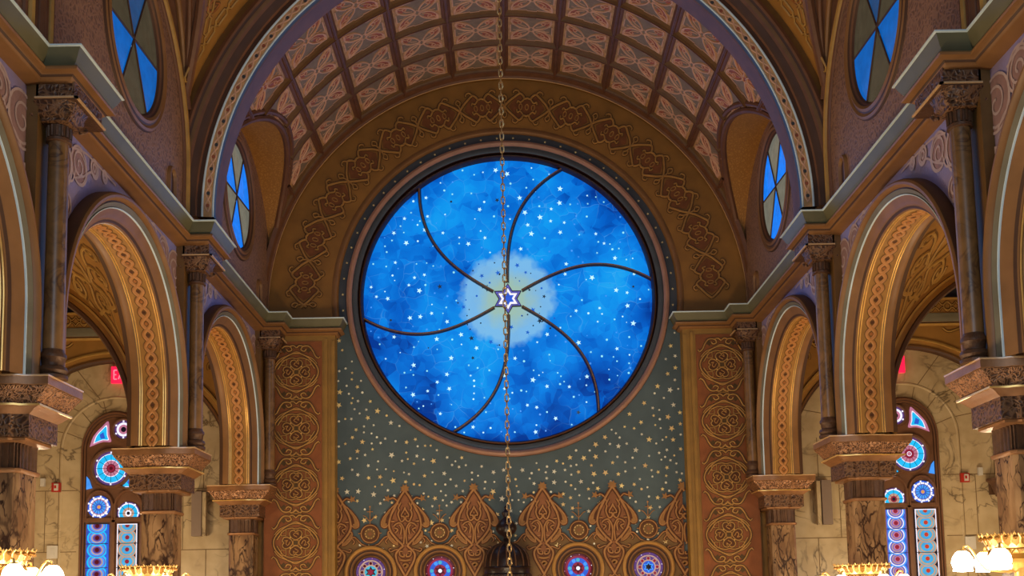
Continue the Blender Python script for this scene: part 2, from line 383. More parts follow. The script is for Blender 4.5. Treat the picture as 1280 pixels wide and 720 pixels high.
# interlaced vine scroll round the arch
def FT(s,t,h):      # s = arc angle in degrees, t = metres from the middle of the band
    f=(s)/180; a=math.radians(180-s); c=(0,WC[1]+(SPR-WC[1])*.45); r=3.39+t
    return (c[0]+r*cos(a),YB-.035-h,c[1]+r*sin(a))
nu=14; per=180/nu; deg=180/pi/3.39
for u in range(nu):
    s0=u*per
    def T(p,s0=s0): return [(s0+x*per,y) for x,y in p]
    med=spline([(0.1,0),(.22,.13),(.33,.2),(.42,.14),(.5,.17),(.58,.14),(.67,.2),(.78,.13),(.9,0)],5)
    lens=T(med)+[(a,-b) for a,b in T(med)][::-1][1:-1]
    fill(mb,lens,.003,FT,'tymp_red')
    for sg in (1,-1):
        p=spline([(-.06,-sg*.05),(0,0),(.1,sg*.09),(.22,sg*.17),(.33,sg*.235),(.40,sg*.2),(.44,sg*.15),(.5,sg*.16),(.56,sg*.15),(.60,sg*.2),(.67,sg*.235),(.78,sg*.17),(.9,sg*.09),(1,0)],5)
        rib=T(p)
        def anis(mb,pts,w,h,k,ridge=True): # ribbon in metres, mapped to degrees
            q=[(x/deg,y) for x,y in pts]
            ribbon(mb,q,w,h,lambda a,b,hh:FT(a*deg,b,hh),k,False,ridge)
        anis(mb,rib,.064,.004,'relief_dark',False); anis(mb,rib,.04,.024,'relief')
        # hooks, leaves and inner scroll
        for p in ([(.33,sg*.235),(.27,sg*.29),(.20,sg*.27),(.2,sg*.23)],[(.67,sg*.235),(.73,sg*.29),(.8,sg*.27),(.8,sg*.23)],
                  [(0.02,sg*.0),(.0,sg*.1),(-.05,sg*.15),(.0,sg*.2),(.05,sg*.15),(.02,sg*.09)],[(.44,sg*.15),(.36,sg*.08),(.3,sg*.1),(.28,sg*.05)],[(.56,sg*.15),(.64,sg*.08),(.7,sg*.1),(.72,sg*.05)]):
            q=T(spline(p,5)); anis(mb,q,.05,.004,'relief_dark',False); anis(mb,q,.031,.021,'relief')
    for cx in (.36,.5,.64):
        q=T([(cx+.035*cos(a),.05*sin(a)) for a in [2*pi*i/12 for i in range(13)]]); anis(mb,q,.02,.016,'relief')
mb.build('tympanum_scrollwork',back)
# gilt stars on the plaster and on the ring above the cornice
mb=MB(); pts=[]; tries=0
while len(pts)<430 and tries<60000:
    tries+=1
    x=random.uniform(-2.84,2.80); z=random.uniform(.85,4.4); d=math.hypot(x,z-WC[1])
    if d<2.8: continue
    big=random.random()<.45; r=random.uniform(.034,.056) if big else random.uniform(.016,.028)
    if z<1.2 and random.random()<.4: continue
    if any(math.hypot(x-a,z-b)<(r+c)*1.55+.018 for a,b,c,_ in pts): continue
    pts.append((x,z,r,big))
for x,z,r,big in pts:
    k='star_gold' if random.random()<(.75 if big else .25) else 'star_pale'
    if big: fill(mb,star5(x,z,r,random.uniform(0,6)),.012,FW,k)
    else: fill(mb,star5(x,z,r*1.15,random.uniform(0,6)) if r>.022 else circ(x,z,r,7),.012,FW,k)
for i in range(34):
    a=math.radians(-4+188*i/33); fill(mb,star5(2.745*cos(a),WC[1]+2.745*sin(a),.024,random.uniform(0,6)),.012,FW,'star_gold')
mb.build('gilded_star_pattern',back)
# ochre lower wall with a scalloped top edge
mb=MB(); top=[(-2.9,1.08)]
lx=[-2.88,-1.74,-.62,.50,1.64,2.78]; rx=[-2.31,-1.18,-.06,1.08,2.21]
for a,b in zip(lx[:-1],lx[1:]):
    m=(a+b)/2
    top+=spline([(a+.02,1.08),(a+.2,1.06),(a+.31,1.10),(m-.17,1.02),(m-.13,.98),(m,.94),(m+.13,.98),(m+.17,1.02),(b-.31,1.10),(b-.2,1.06),(b-.02,1.08)],4)
for a,b in zip(top[:-1],top[1:]):
    mb.face([(a[0],YB-.02,a[1]),(b[0],YB-.02,b[1]),(b[0],YB-.02,-4.2),(a[0],YB-.02,-4.2)],'dado')
outlined(mb,top,.022,.012,lambda u,v,h:(u,YB-.021-h,v),'lotus_line','lotus_dark')
mb.build('ochre_dado',back)
FL=lambda u,v,h:(u,YB-.025-h,v)
PX=1/75.4
def lotus(cx,zt,half=0):
    """painted lotus; zt = tip height; half -1/+1 keeps only that side"""
    mb=MB(); S=lambda p:[(cx+x*PX,zt-(y-8)*PX) for x,y in p]
    W=2.9*PX; H=.012
    def keep(x,z): return (half==0) or (half<0 and x<=cx+.05) or (half>0 and x>=cx-.05)
    def sym(p,fn):
        for q in (p,mir(p)): fn(S(q))
    petal=spline([(8,25),(14,31),(21,38),(27,46),(29,52),(28,56),(24,57),(20,53),(18,45),(13,36)],4)
    sym(petal,lambda q:(fill(mb,q,.004,FL,'lotus_petal',keep),outlined(mb,q,W*.7,H,FL,'lotus_line','lotus_dark',True,keep)))
    inner=spline([(9,29),(15,36),(21,44),(23,52)],4); sym(inner,lambda q:ribbon(mb,q,W*.8,.006,FL,'lotus_dark',False,False,keep))
    body=spline([(0,12),(5,19),(9,26),(14,35),(18,45),(19.5,55),(17,63),(11,71),(5,77),(2.5,80)],5)
    bpoly=body+mir(body)[::-1]
    if half==0: fill(mb,S(bpoly),.006,FL,'lotus')
    else: fill(mb,S([(0,12)]+(body if half>0 else mir(body))+[(0,80)]),.006,FL,'lotus')
    bulb=spline([(2.5,80),(7,84),(11.5,90),(10.5,98),(6.5,106),(2,114),(0,118)],5)
    if half==0: fill(mb,S(bulb+mir(bulb)[::-1][1:]),.006,FL,'lotus')
    else: fill(mb,S((bulb if half>0 else mir(bulb))+[(0,80)]),.006,FL,'lotus')
    def FLb(u,v,h): return FL(u,v,h+.006)
    for p in (body,bulb): sym(p,lambda q:outlined(mb,q,W,H,FLb,'lotus_line','lotus_dark',False,keep))
    for p in (spline([(7,36),(8.5,42),(5,50),(1,48),(1.5,44),(4,44),(4,41),(1,36),(0,33)],5),          # small heart
              spline([(2,78),(1,66),(2,58),(6,52),(11,53),(14,56)],5), spline([(5.5,66),(4.5,58),(7,54)],4), spline([(13,58),(9,60),(12,64)],4),
              spline([(17,50),(13,50)],3),
              spline([(5,27),(8,33),(7,36)],4), spline([(3,87),(7,87),(6,92),(1.5,93),(1.5,90)],4)):
        sym(p,lambda q:outlined(mb,q,W*.8,H,FLb,'lotus_line','lotus_dark',False,keep))
    for p in (spline([(-6,97),(0,98),(6,97)],4),spline([(-3,104),(0,102),(3,104),(0,107)],4)):
        outlined(mb,S(p),W,H,FLb,'lotus_petal','lotus_dark',False,keep)
    # side tendrils, side flowers, lower leaves
    sym(spline([(8,30),(9.5,25),(14,21),(18,22),(20,22)],5),lambda q:outlined(mb,q,W*.7,H,FL,'lotus_line','lotus_dark',False,keep))
    sym([(19,22),(20,17),(22,20),(25,18),(23.5,22),(26,25),(22,24),(20,26)],lambda q:fill(mb,q,.01,FL,'lotus_petal',keep))
    sym(spline([(10,74),(15,66),(19,62),(21,64),(20,70),(15,76),(9,79)],4),lambda q:(fill(mb,q,.004,FL,'lotus_petal',keep),outlined(mb,q,W*.6,H,FL,'lotus_line','lotus_dark',True,keep)))
    sym(spline([(21,70),(24,74),(22,77)],4),lambda q:outlined(mb,q,W*.6,H,FL,'lotus_line','lotus_dark',False,keep))
    sym(spline([(9,84),(13,85),(18,87),(20,84),(17,83)],4),lambda q:outlined(mb,q,W*.6,H,FL,'lotus_line','lotus_dark',False,keep))
    sym(spline([(0,118),(3,121),(6,120),(6,124)],4),lambda q:outlined(mb,q,W*.6,H,FL,'lotus_line','lotus_dark',False,keep))
    if True: # crown flower
        fl=[(6.2*(1 if i%2 else .62)*cos(pi*i/8),10+6.2*(1 if i%2 else .62)*sin(pi*i/8)) for i in range(16)]
        q=S(fl)
        if half==0: fill(mb,q,.012,FL,'lotus_petal')
        else: fill(mb,[p for p in q if keep(*p)],.012,FL,'lotus_petal')
    mb.build('painted_lotus_ornament',back)
for x in lx[1:-1]: lotus(x,1.90)
lotus(-2.88,1.90,1); lotus(2.78,1.86,-1)
for i,x in enumerate(rx):
    if i==2: continue
    mb=MB(); z=1.15
    fill(mb,circ(x,z,.148,28),.004,FL,'dado'); outlined(mb,circ(x,z,.142,28),.024,.016,FL,'lotus_line','lotus_dark',True)
    ribbon(mb,circ(x,z,.105,24),.02,.012,FL,'lotus_dark',True,False)
    for j in range(10):
        a=2*pi*j/10; ribbon(mb,[(x+.076*cos(a+d),z+.076*sin(a+d)) for d in (-.2,0,.2)],.017,.016,FL,'gilt')
    fill(mb,[(x+(.042 if j%2 else .02)*cos(pi*j/8),z+(.042 if j%2 else .02)*sin(pi*j/8)) for j in range(16)],.012,FL,'lotus')
    for sg in (-1,1): ribbon(mb,[(x+sg*.145,z+.01),(x+sg*.19,z+.01)],.02,.012,FL,'lotus_line')
    ribbon(mb,[(x,z+.16),(x,z+.44)],.014,.01,FL,'lotus_line')
    ribbon(mb,spline([(x-.11,z+.30),(x-.07,z+.28),(x,z+.21),(x+.07,z+.28),(x+.11,z+.30)],5),.014,.01,FL,'lotus_line')
    ribbon(mb,[(x-.05,z+.36),(x+.05,z+.36)],.014,.01,FL,'lotus_line'); fill(mb,circ(x,z+.44,.016,8),.01,FL,'lotus_line')
    mb.build('painted_rosette',back)

# ---------------------------------------------------------------- great round window
w1=thing('window_1','huge round blue star-filled stained glass window with six curved bars','window',(WC[0],YB+.12,WC[1]),kind='structure')
cx,cz=WC; yg=YB+.15
mb=MB(); n=96
mb.grid([[(cx+r*cos(2*pi*i/n),yg,cz+r*sin(2*pi*i/n)) for i in range(n)] for r in (.001,.6,1.2,1.8,2.5)],'rose',False,True)
mb.build('glass',w1,origin=(cx,yg,cz))
mb=MB()
# ring mouldings, from the glass outwards (radius, height off the wall)
prof=[(2.42,.17),(2.43,.03),(2.455,.0),(2.48,.03),(2.49,.05),(2.50,-.02),(2.56,-.035),(2.585,-.03),(2.59,-.05),(2.605,-.08),(2.64,-.095),(2.675,-.08),(2.69,-.03),(2.695,-.012)]
km=['dark_wood','dark_wood','rib','dark_wood','dark_wood','dark_ring','dark_ring','dark_ring','ring_rose','ring_rose','ring_rose','ring_rose','arch_dark']
mb.lathe(prof,(cx,YB,cz),km,120,'y'); mb.build('frame',w1)
mb=MB(); pr2=[(2.815,0),(2.825,-.03),(2.85,-.055),(2.88,-.055),(2.90,-.045),(2.93,-.03)]
rows=[]
for r,h in pr2: rows.append([(r*cos(a),YB+h,cz+r*sin(a)) for a in [math.radians(-8+196*i/110) for i in range(111)]])
mb.grid(rows,'arch_brown'); mb.build('outer_ring_moulding',w1)
mb=MB(); mb.grid([[(r*cos(a),YB-.008,cz+r*sin(a)) for a in [math.radians(-8+196*i/110) for i in range(111)]] for r in (2.68,2.815)],'dark_ring'); mb.build('ring_band',w1)
for k in range(6):
    mb=MB(); P=[]
    for i in range(23):
        t=i/22; r=.27+2.17*t; a=math.radians(31+60*k-24*t+5*sin(pi*t))
        P.append((r,a))
    def FB(u,v,h): return (cx+u,yg-.01-h,cz+v)
    q=[(r*cos(a),r*sin(a)) for r,a in P]
    ribbon(mb,q,.062,.05,FB,'dark_wood'); ribbon(mb,q,.03,.075,FB,'arch_brown')
    mb.build('curved_bar',w1)
def hexa(r): return [((r if i%2==0 else r*.577)*cos(pi/2+pi*i/6),(r if i%2==0 else r*.577)*sin(pi/2+pi*i/6)) for i in range(12)]
mb=MB(); FB=lambda u,v,h:(cx+u,yg-.012-h,cz+v)
fill(mb,hexa(.27),.02,FB,'dark_wood'); fill(mb,hexa(.245),.028,FB,'g_violet'); fill(mb,hexa(.2),.032,FB,'dark_wood'); fill(mb,hexa(.185),.036,FB,'g_white'); fill(mb,hexa(.115),.042,FB,'g_royal')
ribbon(mb,hexa(.255),.022,.06,FB,'dark_wood',True)
mb.build('six_pointed_star_medallion',w1)
mb=MB(); pts=[]; tries=0
while len(pts)<285 and tries<40000:
    tries+=1
    r=2.38*sqrt(random.random()); a=random.uniform(0,2*pi); x,z=r*cos(a),r*sin(a)
    if r<.34: continue
    t=random.random(); s=random.uniform(.03,.052) if t<.36 else random.uniform(.012,.023)
    if t<.34 and r>2.3: continue
    if any(math.hypot(x-p[0],z-p[1])<(s+p[2])*1.5+.03 for p in pts): continue
    pts.append((x,z,s))
for x,z,s in pts:
    inner=math.hypot(x,z)<.85
    F=lambda u,v,h:(cx+u,yg-.006-h,cz+v)
    if inner: k=random.choice(['g_sblue','g_sdark','g_sblue','g_sdark','g_sblue'])
    else: k='g_star' if s>.03 else random.choice(['g_star','g_dot','g_dot','g_sky'])
    if not inner and random.random()<.05: k='g_sdark'
    fill(mb,star5(x,z,s,random.uniform(0,6)) if s>.02 else circ(x,z,s,7),0,F,k)
for i in range(70):                     # extra dots near the centre and scattered light ones
    r=random.uniform(.36,2.35); a=random.uniform(0,6.28); fill(mb,circ(r*cos(a),r*sin(a),random.uniform(.009,.016),6),0,F,'g_sdark' if r<.85 else random.choice(['g_dot','g_star','g_sky']))
mb.build('star_pattern',w1)

# small roundels at the foot of the wall
def roundel(n,x,kind):
    z=.53
    w=thing('window_%d'%n,{0:'small round window with pink wheel and star, leftmost in the row on the end wall',1:'small round window with blue ring and dark red star, left of the dark carved tower',2:'small round window with blue petals and pale centre, right of the dark carved tower',3:'small round window with pink wheel and blue star, rightmost in the row on the end wall'}[kind],'window',(x,YB-.02,z),kind='structure')
    mb=MB(); mb.lathe([(.235,-.03),(.245,-.05),(.265,-.03),(.30,-.025),(.315,-.05),(.33,-.05),(.34,-.03),(.355,-.03),(.37,-.075),(.395,-.09),(.42,-.075),(.43,-.02)],(x,YB,z),['arch_dark','arch_brown','arch_dark','arch_brown','arch_brown','arch_dark','arch_dark','arch_brown','panel_line','panel_line','arch_brown'],40,'y'); mb.build('frame',w)
    mb=MB(); F=lambda u,v,h:(x+u,YB-.03-h,z+v)
    if kind in(0,3):
        fill(mb,circ(0,0,.24,32),0,F,'g_purple'); fill(mb,circ(0,0,.195,30),.002,F,'g_peach'); fill(mb,circ(0,0,.175,30),.004,F,'g_purple')
        ribbon(mb,circ(0,0,.105,24),.03,.006,F,'g_peach',True,False)
        for i in range(8):
            a=pi/2+2*pi*i/8; fill(mb,circ(.14*cos(a),.14*sin(a),.034,10),.007,F,'g_peach'); fill(mb,circ(.14*cos(a),.14*sin(a),.025,10),.009,F,'g_deepred' if kind==0 else 'g_red')
        fill(mb,circ(0,0,.1,20),.007,F,'g_teal' if kind==0 else 'g_royal'); fill(mb,[((.095 if i%2==0 else .05)*cos(pi/2+pi*i/6),(.095 if i%2==0 else .05)*sin(pi/2+pi*i/6)) for i in range(12)],.009,F,'g_dark' if kind==0 else 'g_sky')
        fill(mb,[((.06 if i%2==0 else .035)*cos(pi/2+pi*i/6),(.06 if i%2==0 else .035)*sin(pi/2+pi*i/6)) for i in range(12)],.011,F,'g_red' if kind==0 else 'g_dark')
    else:
        fill(mb,circ(0,0,.24,32),0,F,'g_deepred'); fill(mb,circ(0,0,.205,30),.002,F,'g_red'); fill(mb,circ(0,0,.17,30),.004,F,'g_royal')
        for i in range(12):
            a=2*pi*i/12; fill(mb,sh(circ(0,0,.032,8),.135*cos(a),.135*sin(a)),.006,F,('g_teal','g_sky','g_royal')[i%3])
        fill(mb,circ(0,0,.1,20),.006,F,'g_red'); fill(mb,[((.095 if i%2==0 else .05)*cos(pi/2+pi*i/6),(.095 if i%2==0 else .05)*sin(pi/2+pi*i/6)) for i in range(12)],.008,F,'g_deepred'); fill(mb,circ(0,0,.032,12),.010,F,'g_white')
    for i in range(10):
        a=2*pi*i/10+.2; fill(mb,circ(.222*cos(a),.222*sin(a),.008,6),.004,F,'g_white' if i%3==0 else 'g_pink')
    mb.build('stained_glass',w)
for n,(x,k) in enumerate(zip((-2.30,-1.18,1.05,2.19),(0,1,2,3))): roundel(8+n,x,k)

# dark carved tower of the ark in front of the wall
ark=thing('ark_tower','dark carved wooden tower with ribbed dome and onion finial behind the hanging chain','ark',(-.1,16.5,-4.2))
A=(-.1,16.5,0)
mb=MB(); mb.lathe([(.46,-4.2),(.46,-1.2),(.44,-1.15),(.44,-.4),(.42,-.36),(.42,-.1),(.40,-.06)],A,'ark_wood',8); mb.lathe([(.40,-.06),(.001,-.06)],A,'ark_wood',8)
mb.build('body',ark)
mb=MB(); mb.lathe([(.36,-.06),(.37,.2),(.375,.24),(.36,.26),(.36,.38),(.385,.40),(.385,.43),(.36,.45),(.36,.52),(.375,.54),(.36,.56)],A,'ark_wood',32)
for j in range(32):
    a=2*pi*j/32; mb.tube([(A[0]+.364*cos(a),A[1]+.364*sin(a),.28),(A[0]+.364*cos(a),A[1]+.364*sin(a),.37)],.012,'ark_wood',5)
    mb.lathe([(.001,-.012),(.012,0),(.001,.012)],(A[0]+.39*cos(a),A[1]+.39*sin(a),.415),'bronze_dark',6)
mb.build('drum',ark)
mb=MB(); prof=[(.36,.56),(.355,.64),(.33,.74),(.28,.82),(.2,.88),(.12,.915),(.06,.94)]
mb.lathe(prof,A,'ark_wood',32)
for j in range(16):
    a=2*pi*j/16; mb.tube([(A[0]+(r+.004)*cos(a),A[1]+(r+.004)*sin(a),h) for r,h in prof],.012,'bronze_dark',5)
mb.build('ribbed_dome',ark)
mb=MB(); mb.lathe([(.06,.94),(.045,.96),(.06,.985),(.04,1.0),(.05,1.03),(.13,1.08),(.165,1.14),(.16,1.2),(.11,1.27),(.05,1.32),(.04,1.34),(.065,1.38),(.065,1.41),(.035,1.44),(.02,1.47),(.03,1.49),(.001,1.53)],A,'ark_wood',20); mb.build('onion_finial',ark)

# ---------------------------------------------------------------- flat pilasters beside the wall
def pilaster(sg):
    x0,x1=(2.84,3.98); yf=16.82
    t=thing('painted_pilaster',('red-brown painted pilaster with stacked gold medallions left of the round window' if sg<0 else 'red-brown painted pilaster with stacked gold medallions right of the round window'),'pilaster',(sg*3.4,yf,-4.2),kind='structure')
    mb=MB(); mb.box((sg*x0,yf,-4.2),(sg*x1,YB-.005,CB),'panel_gold')
    mb.box((sg*x0,yf-.025,-4.2),(sg*(x0+.055),yf,4.3),'panel_gold'); mb.box((sg*(x0+.12),yf-.02,-4.2),(sg*(x0+.17),yf,4.34),'panel_gold')
    mb.build('border',t)
    mb=MB(); mb.box((sg*(x0+.21),yf-.012,-4.2),(sg*x1,yf,4.30),'panel_red'); mb.build('red_field',t)
    c=sg*3.465; F=lambda u,v,h:(c+u,yf-.014-h,v)
    mb=MB(); W=.026
    for k in range(7):
        z=3.79-.925*k
        S=lambda p:[(x,z+y) for x,y in p]
        ol=lambda p,cl=False,w=W:outlined(mb,S(p),w,.02,F,'panel_line','panel_dark',cl,ow=1.8)
        fill(mb,S(circ(0,0,.3,24)),.002,F,'panel_dark' if False else 'panel_red')
        ring=[(.345*cos(a)*(1+.04*cos(4*a)),.30*sin(a)*(1+.04*cos(4*a))) for a in [2*pi*i/40 for i in range(40)]]
        ol(ring,True)
        for s1 in (1,-1):
            # interlaced pointed bands
            ol(spline([(-.34,s1*.13),(-.26,s1*.22),(-.12,s1*.28),(0,s1*.335),(.12,s1*.28),(.26,s1*.22),(.34,s1*.13)],5),w=W*.8)
            ol(spline([(-.3,s1*.05),(-.2,s1*.19),(-.08,s1*.235),(0,s1*.22),(.08,s1*.235),(.2,s1*.19),(.3,s1*.05)],5),w=W*.8)
            for s2 in (1,-1):
                ol([(s2*.155,s1*.115),(s2*.235,s1*.115),(s2*.235,s1*.2),(s2*.155,s1*.2)],True,W*.7)
                # scroll tops joining to the next medallion
                ol(spline([(s2*.36,s1*.22),(s2*.31,s1*.26),(s2*.26,s1*.36),(s2*.2,s1*.425),(s2*.11,s1*.425),(s2*.075,s1*.37),(s2*.13,s1*.345),(s2*.16,s1*.38)],5))
                ol(spline([(s2*.36,s1*.22),(s2*.385,s1*.25)],3),w=W*.8)
                ol(spline([(s2*.11,s1*.425),(s2*.05,s1*.44),(0,s1*.40)],4))
                fill(mb,S([(s2*.16,s1*.36),(s2*.2,s1*.41),(s2*.24,s1*.35),(s2*.19,s1*.31)]),.004,F,'panel_dark')
        # four hearts
        for a in (0,pi/2,pi,-pi/2):
            hp=spline([(.05,0),(.09,.07),(.15,.1),(.2,.08),(.215,.03),(.19,0),(.215,-.03),(.2,-.08),(.15,-.1),(.09,-.07)],3,True)
            q=[(x*cos(a)-y*sin(a),(x*sin(a)+y*cos(a))*.93) for x,y in hp]
            fill(mb,S(q),.004,F,'lotus_dark'); ol(q,True,W*.8)
            st=[(x*cos(a)-y*sin(a),x*sin(a)+y*cos(a)) for x,y in spline([(.09,-.02),(.13,.04),(.16,.0),(.13,-.04),(.18,-.03)],3)]
            ribbon(mb,S(st),W*.6,.014,F,'panel_line')
        fill(mb,S([(.042*cos(pi/4+pi*i/2),.042*sin(pi/4+pi*i/2)) for i in range(4)]),.014,F,'panel_dark'); ol([(.055*cos(pi/4+pi*i/2),.055*sin(pi/4+pi*i/2)) for i in range(4)],True,W*.7)
        for s1 in (1,-1):
            for s2 in (1,-1): fill(mb,S(circ(s1*.085,s2*.085,.012,6)),.02,F,'gilt')
        ol([(0,-.53+.075),(.085,-.4625),(0,-.385+.0),(-.085,-.4625)],True,W*.7)
    mb.build('medallion_ornament',t)
pilaster(-1); pilaster(1)

# ---------------------------------------------------------------- cornices
def cornice(sg,n):
    path=[(3.95,2.5),(3.95,8.40),(3.69,8.40),(3.69,9.04),(3.95,9.04),(3.95,12.40),(3.69,12.40),(3.69,13.04),(3.95,13.04),(3.95,16.40),(3.66,16.40),(3.66,16.80),(2.83,16.80),(2.83,17.05)]
    segn=[]
    for a,b in zip(path[:-1],path[1:]):
        dx,dy=b[0]-a[0],b[1]-a[1]; l=math.hypot(dx,dy); segn.append((-dy/l,dx/l))
    off=[]
    for i in range(len(path)):
        if i==0: o=segn[0]
        elif i==len(path)-1: o=segn[-1]
        else:
            a,b=segn[i-1],segn[i]; o=(a[0]+b[0],a[1]+b[1]) if abs(a[0]*b[0]+a[1]*b[1])<.5 else a
        off.append(o)
    prof=[(-.12,CT),(.15,CT),(.168,CT-.004),(.168,CT-.015),(.15,CT-.02),(.135,4.60),(.11,4.55),(.09,4.52),(.075,4.505),(.075,4.50),(.11,4.49),(.118,4.475),(.11,4.46),(.08,4.45),(.06,4.44),(.045,4.425),(.02,4.40),(-.1,4.385)]
    kk=['cornice','fillet_glint','fillet_glint','fillet_glint','cornice','cornice','cornice','cornice','arch_dark','arch_brown','arch_brown','arch_brown','arch_brown','arch_brown','arch_dark','arch_brown','arch_brown']
    t=thing('trim_%d'%n,('grey-green cornice with pale edge along the left nave wall' if sg<0 else 'grey-green cornice with pale edge along the right nave wall'),'cornice',(sg*3.9,2.5,CB),kind='structure')
    mb=MB()
    rows=[[(sg*(p[0]+off[i][0]*o),p[1]+off[i][1]*o,z) for i,p in enumerate(path)] for o,z in prof]
    mb.grid(rows,lambda i,j:kk[i],False); mb.build('moulding',t)
    for y in PIERS:
        mb=MB(); y1=min(y+.3,16.79) if y<16 else 16.79
        mb.box((sg*3.65,y-.30,4.27),(sg*3.97,y1,4.42),'cap_block'); mb.box((sg*3.63,y-.32,4.25),(sg*3.97,y1,4.275),'bronze_dark')
        mb.box((sg*3.612,y-.33,4.262),(sg*3.64,y1,4.277),'fillet_warm'); mb.box((sg*3.612,y-.33,4.262),(sg*3.97,y-.30,4.277),'fillet_warm')
        mb.build('frieze_block',t)
cornice(-1,1); cornice(1,2)

# ---------------------------------------------------------------- nave walls, arches
def arcpath(r,zc,n=40,stilt=None):
    """(dy,z) points of a stilted semicircle, near jamb to far jamb"""
    p=[(-r,stilt if stilt is not None else zc)] if stilt is not None else []
    p+=[(-r*cos(pi*i/n),zc+r*sin(pi*i/n)) for i in range(n+1)]
    if stilt is not None: p.append((r,stilt))
    return p
AZ=2.45; AR=1.79
for sg in (-1,1):
    side='left' if sg<0 else 'right'
    wl=thing('wall_'+side,'mauve-brown scroll-painted nave wall above the arches on the '+side,'wall',(sg*XW,8,0),kind='structure')
    mb=MB()
    for X in (XW,4.55):
        for yc in BAYS:
            Rr=AR if X==XW else 1.55
            P=arcpath(Rr,AZ,40,ABZ)
            ys=[yc-2]+[yc+d for d,_ in P]+[yc+2]; lo=[ABZ]+[z for _,z in P]+[ABZ]
            b=[(sg*X,y,z) for y,z in zip(ys,lo)]; t=[(sg*X,y,4.5) for y in ys]
            mb.grid([b,t],'spandrel' if X==XW else 'ochre',False)
    mb.grid([[(sg*XW,2.5,-.2+ABZ),(sg*XW,4.72,-.2+ABZ)],[(sg*XW,2.5,4.5),(sg*XW,4.72,4.5)]],'spandrel',False)
    mb.build('spandrel_plaster',wl)
    for y_ in PIERS:
        mb=MB(); mb.box((sg*3.95,y_-.30,ABZ+.001),(sg*4.06,y_+.02,CB),'rib_gold'); mb.build('shaft_backing',wl)
    # painted scrolls on the spandrels
    mb=MB(); F=lambda u,v,h,sg=sg:(sg*(XW-.004-h),u,v)
    rnd=random.Random(5)
    for yc in BAYS:
        for d in (-1,1):
            ok=lambda u,v,yc=yc:(math.hypot(u-yc,v-AZ)>AR+.03 if v>AZ else abs(u-yc)>AR+.03) and v<4.36
            W=.024
            sp=[(1.62,4.05,.24),(1.72,3.5,.2),(1.22,4.15,.18),(.86,4.27,.09),(1.80,3.02,.13),(1.50,3.68,.12),(1.84,2.68,.1),(1.86,2.38,.07),(.6,4.3,.06)]
            for dy,z,r in sp:
                a0=rnd.uniform(0,6.28)
                q=[(yc+d*x,v) for x,v in spiral(dy,z,r,1.9,a0,34,1 if rnd.random()<.5 else -1)]
                fill(mb,[(yc+d*x,v) for x,v in circ(dy,z,r*.97,22)],.001,F,'mauve_red',ok)
                ribbon(mb,q,W,.006,F,'mauve_line',False,False,ok); ribbon(mb,[(yc+d*x,v) for x,v in circ(dy,z,r,26)],W,.006,F,'mauve_line',True,False,ok)
            for p in ([(1.62,3.82),(1.5,3.9),(1.36,3.95),(1.3,4.1)],[(1.74,3.3),(1.66,3.2),(1.78,3.1)],[(1.3,4.0),(1.1,4.1),(.95,4.2),(.8,4.2)],[(1.5,3.68),(1.62,3.6),(1.7,3.7)],[(1.8,2.9),(1.75,2.8),(1.84,2.7)],[(1.4,4.25),(1.1,4.33),(.7,4.34),(.3,4.33)]):
                ribbon(mb,[(yc+d*x,v) for x,v in spline(p,6)],W*.9,.006,F,'mauve_line',False,False,ok)
    mb.build('scroll_pattern',wl)
    # arches
    for bi,yc in enumerate(BAYS):
        lab=['%s nave arch nearest the camera, cut off by the picture edge','%s nave arch in the middle of the arcade, star window behind it','%s nave arch farthest back, next to the painted pilaster'][bi]%side
        ar=thing('nave_arch',lab,'arch',(sg*XA,yc,ABZ),kind='structure',group=None)
        prof=[(1.80,.14),(1.80,.03),(1.79,.0),(1.77,-.02),(1.745,-.02),(1.725,0),(1.715,.03),(1.705,.03),(1.70,.02),(1.653,.055),(1.651,.045),(1.646,.042),(1.641,.045),(1.639,.06),(1.60,.085),(1.56,.11),(1.535,.12),(1.525,.135),(1.51,.14)]
        kk=['arch_dark','arch_dark','arch_brown','arch_brown','arch_brown','arch_brown','arch_dark','arch_green','arch_green','arch_green','fillet_glint','fillet_glint','fillet_glint','arch_brown','arch_brown','arch_brown','arch_dark','arch_dark']
        def sweep(prof,kk,nm,n=48):
            mb=MB(); rows=[]
            for r,d in prof: rows.append([(sg*(XA+d),yc+dy,z) for dy,z in arcpath(r,AZ,n,ABZ)])
            mb.grid(rows,lambda i,j:kk[i] if isinstance(kk,list) else kk); return mb.build(nm,ar)
        sweep(prof,kk,'archivolt')
        sof=[(1.51,.14),(1.50,.15),(1.50,.195),(1.50,.43),(1.50,.48),(1.49,.52),(1.51,.57),(1.54,.63)]
        sweep(sof,['arch_brown','arch_brown','ochre','arch_green','arch_brown','arch_brown','arch_dark'],'soffit')
        for d0 in (.165,.19,.44,.465):
            mb=MB(); mb.tube([(sg*(XA+d0),yc+dy,z) for dy,z in arcpath(1.498,AZ,48,ABZ)],.0085,'gilt',6); mb.build('gilt_fillet',ar)
        # guilloche
        mb=MB(); Lr=1.497; Lst=AZ-ABZ; Ltot=2*Lst+pi*Lr
        def FG(u,v,h):
            r=Lr-h
            if u<Lst: dy,z=-r,ABZ+u
            elif u>Ltot-Lst: dy,z=r,ABZ+(Ltot-u)
            else:
                a=(u-Lst)/Lr; dy,z=-r*cos(a),AZ+r*sin(a)
            return (sg*(XA+.315+v),yc+dy,z)
        ne=42; st=Ltot/ne
        for s_ in (1,-1):
            p=[(i*st/8,s_*.05*sin(pi*i/8)) for i in range(ne*8+1)]
            ribbon(mb,p,.062,.003,FG,'ochre_shade',False,False); ribbon(mb,p,.05,.012,FG,'guilloche')
        for i in range(ne):
            c0=(i+.5)*st; fill(mb,circ(c0,0,.02,10),.008,FG,'ochre_red' if i%2 else 'lotus_dark')
        mb.build('guilloche_band',ar)

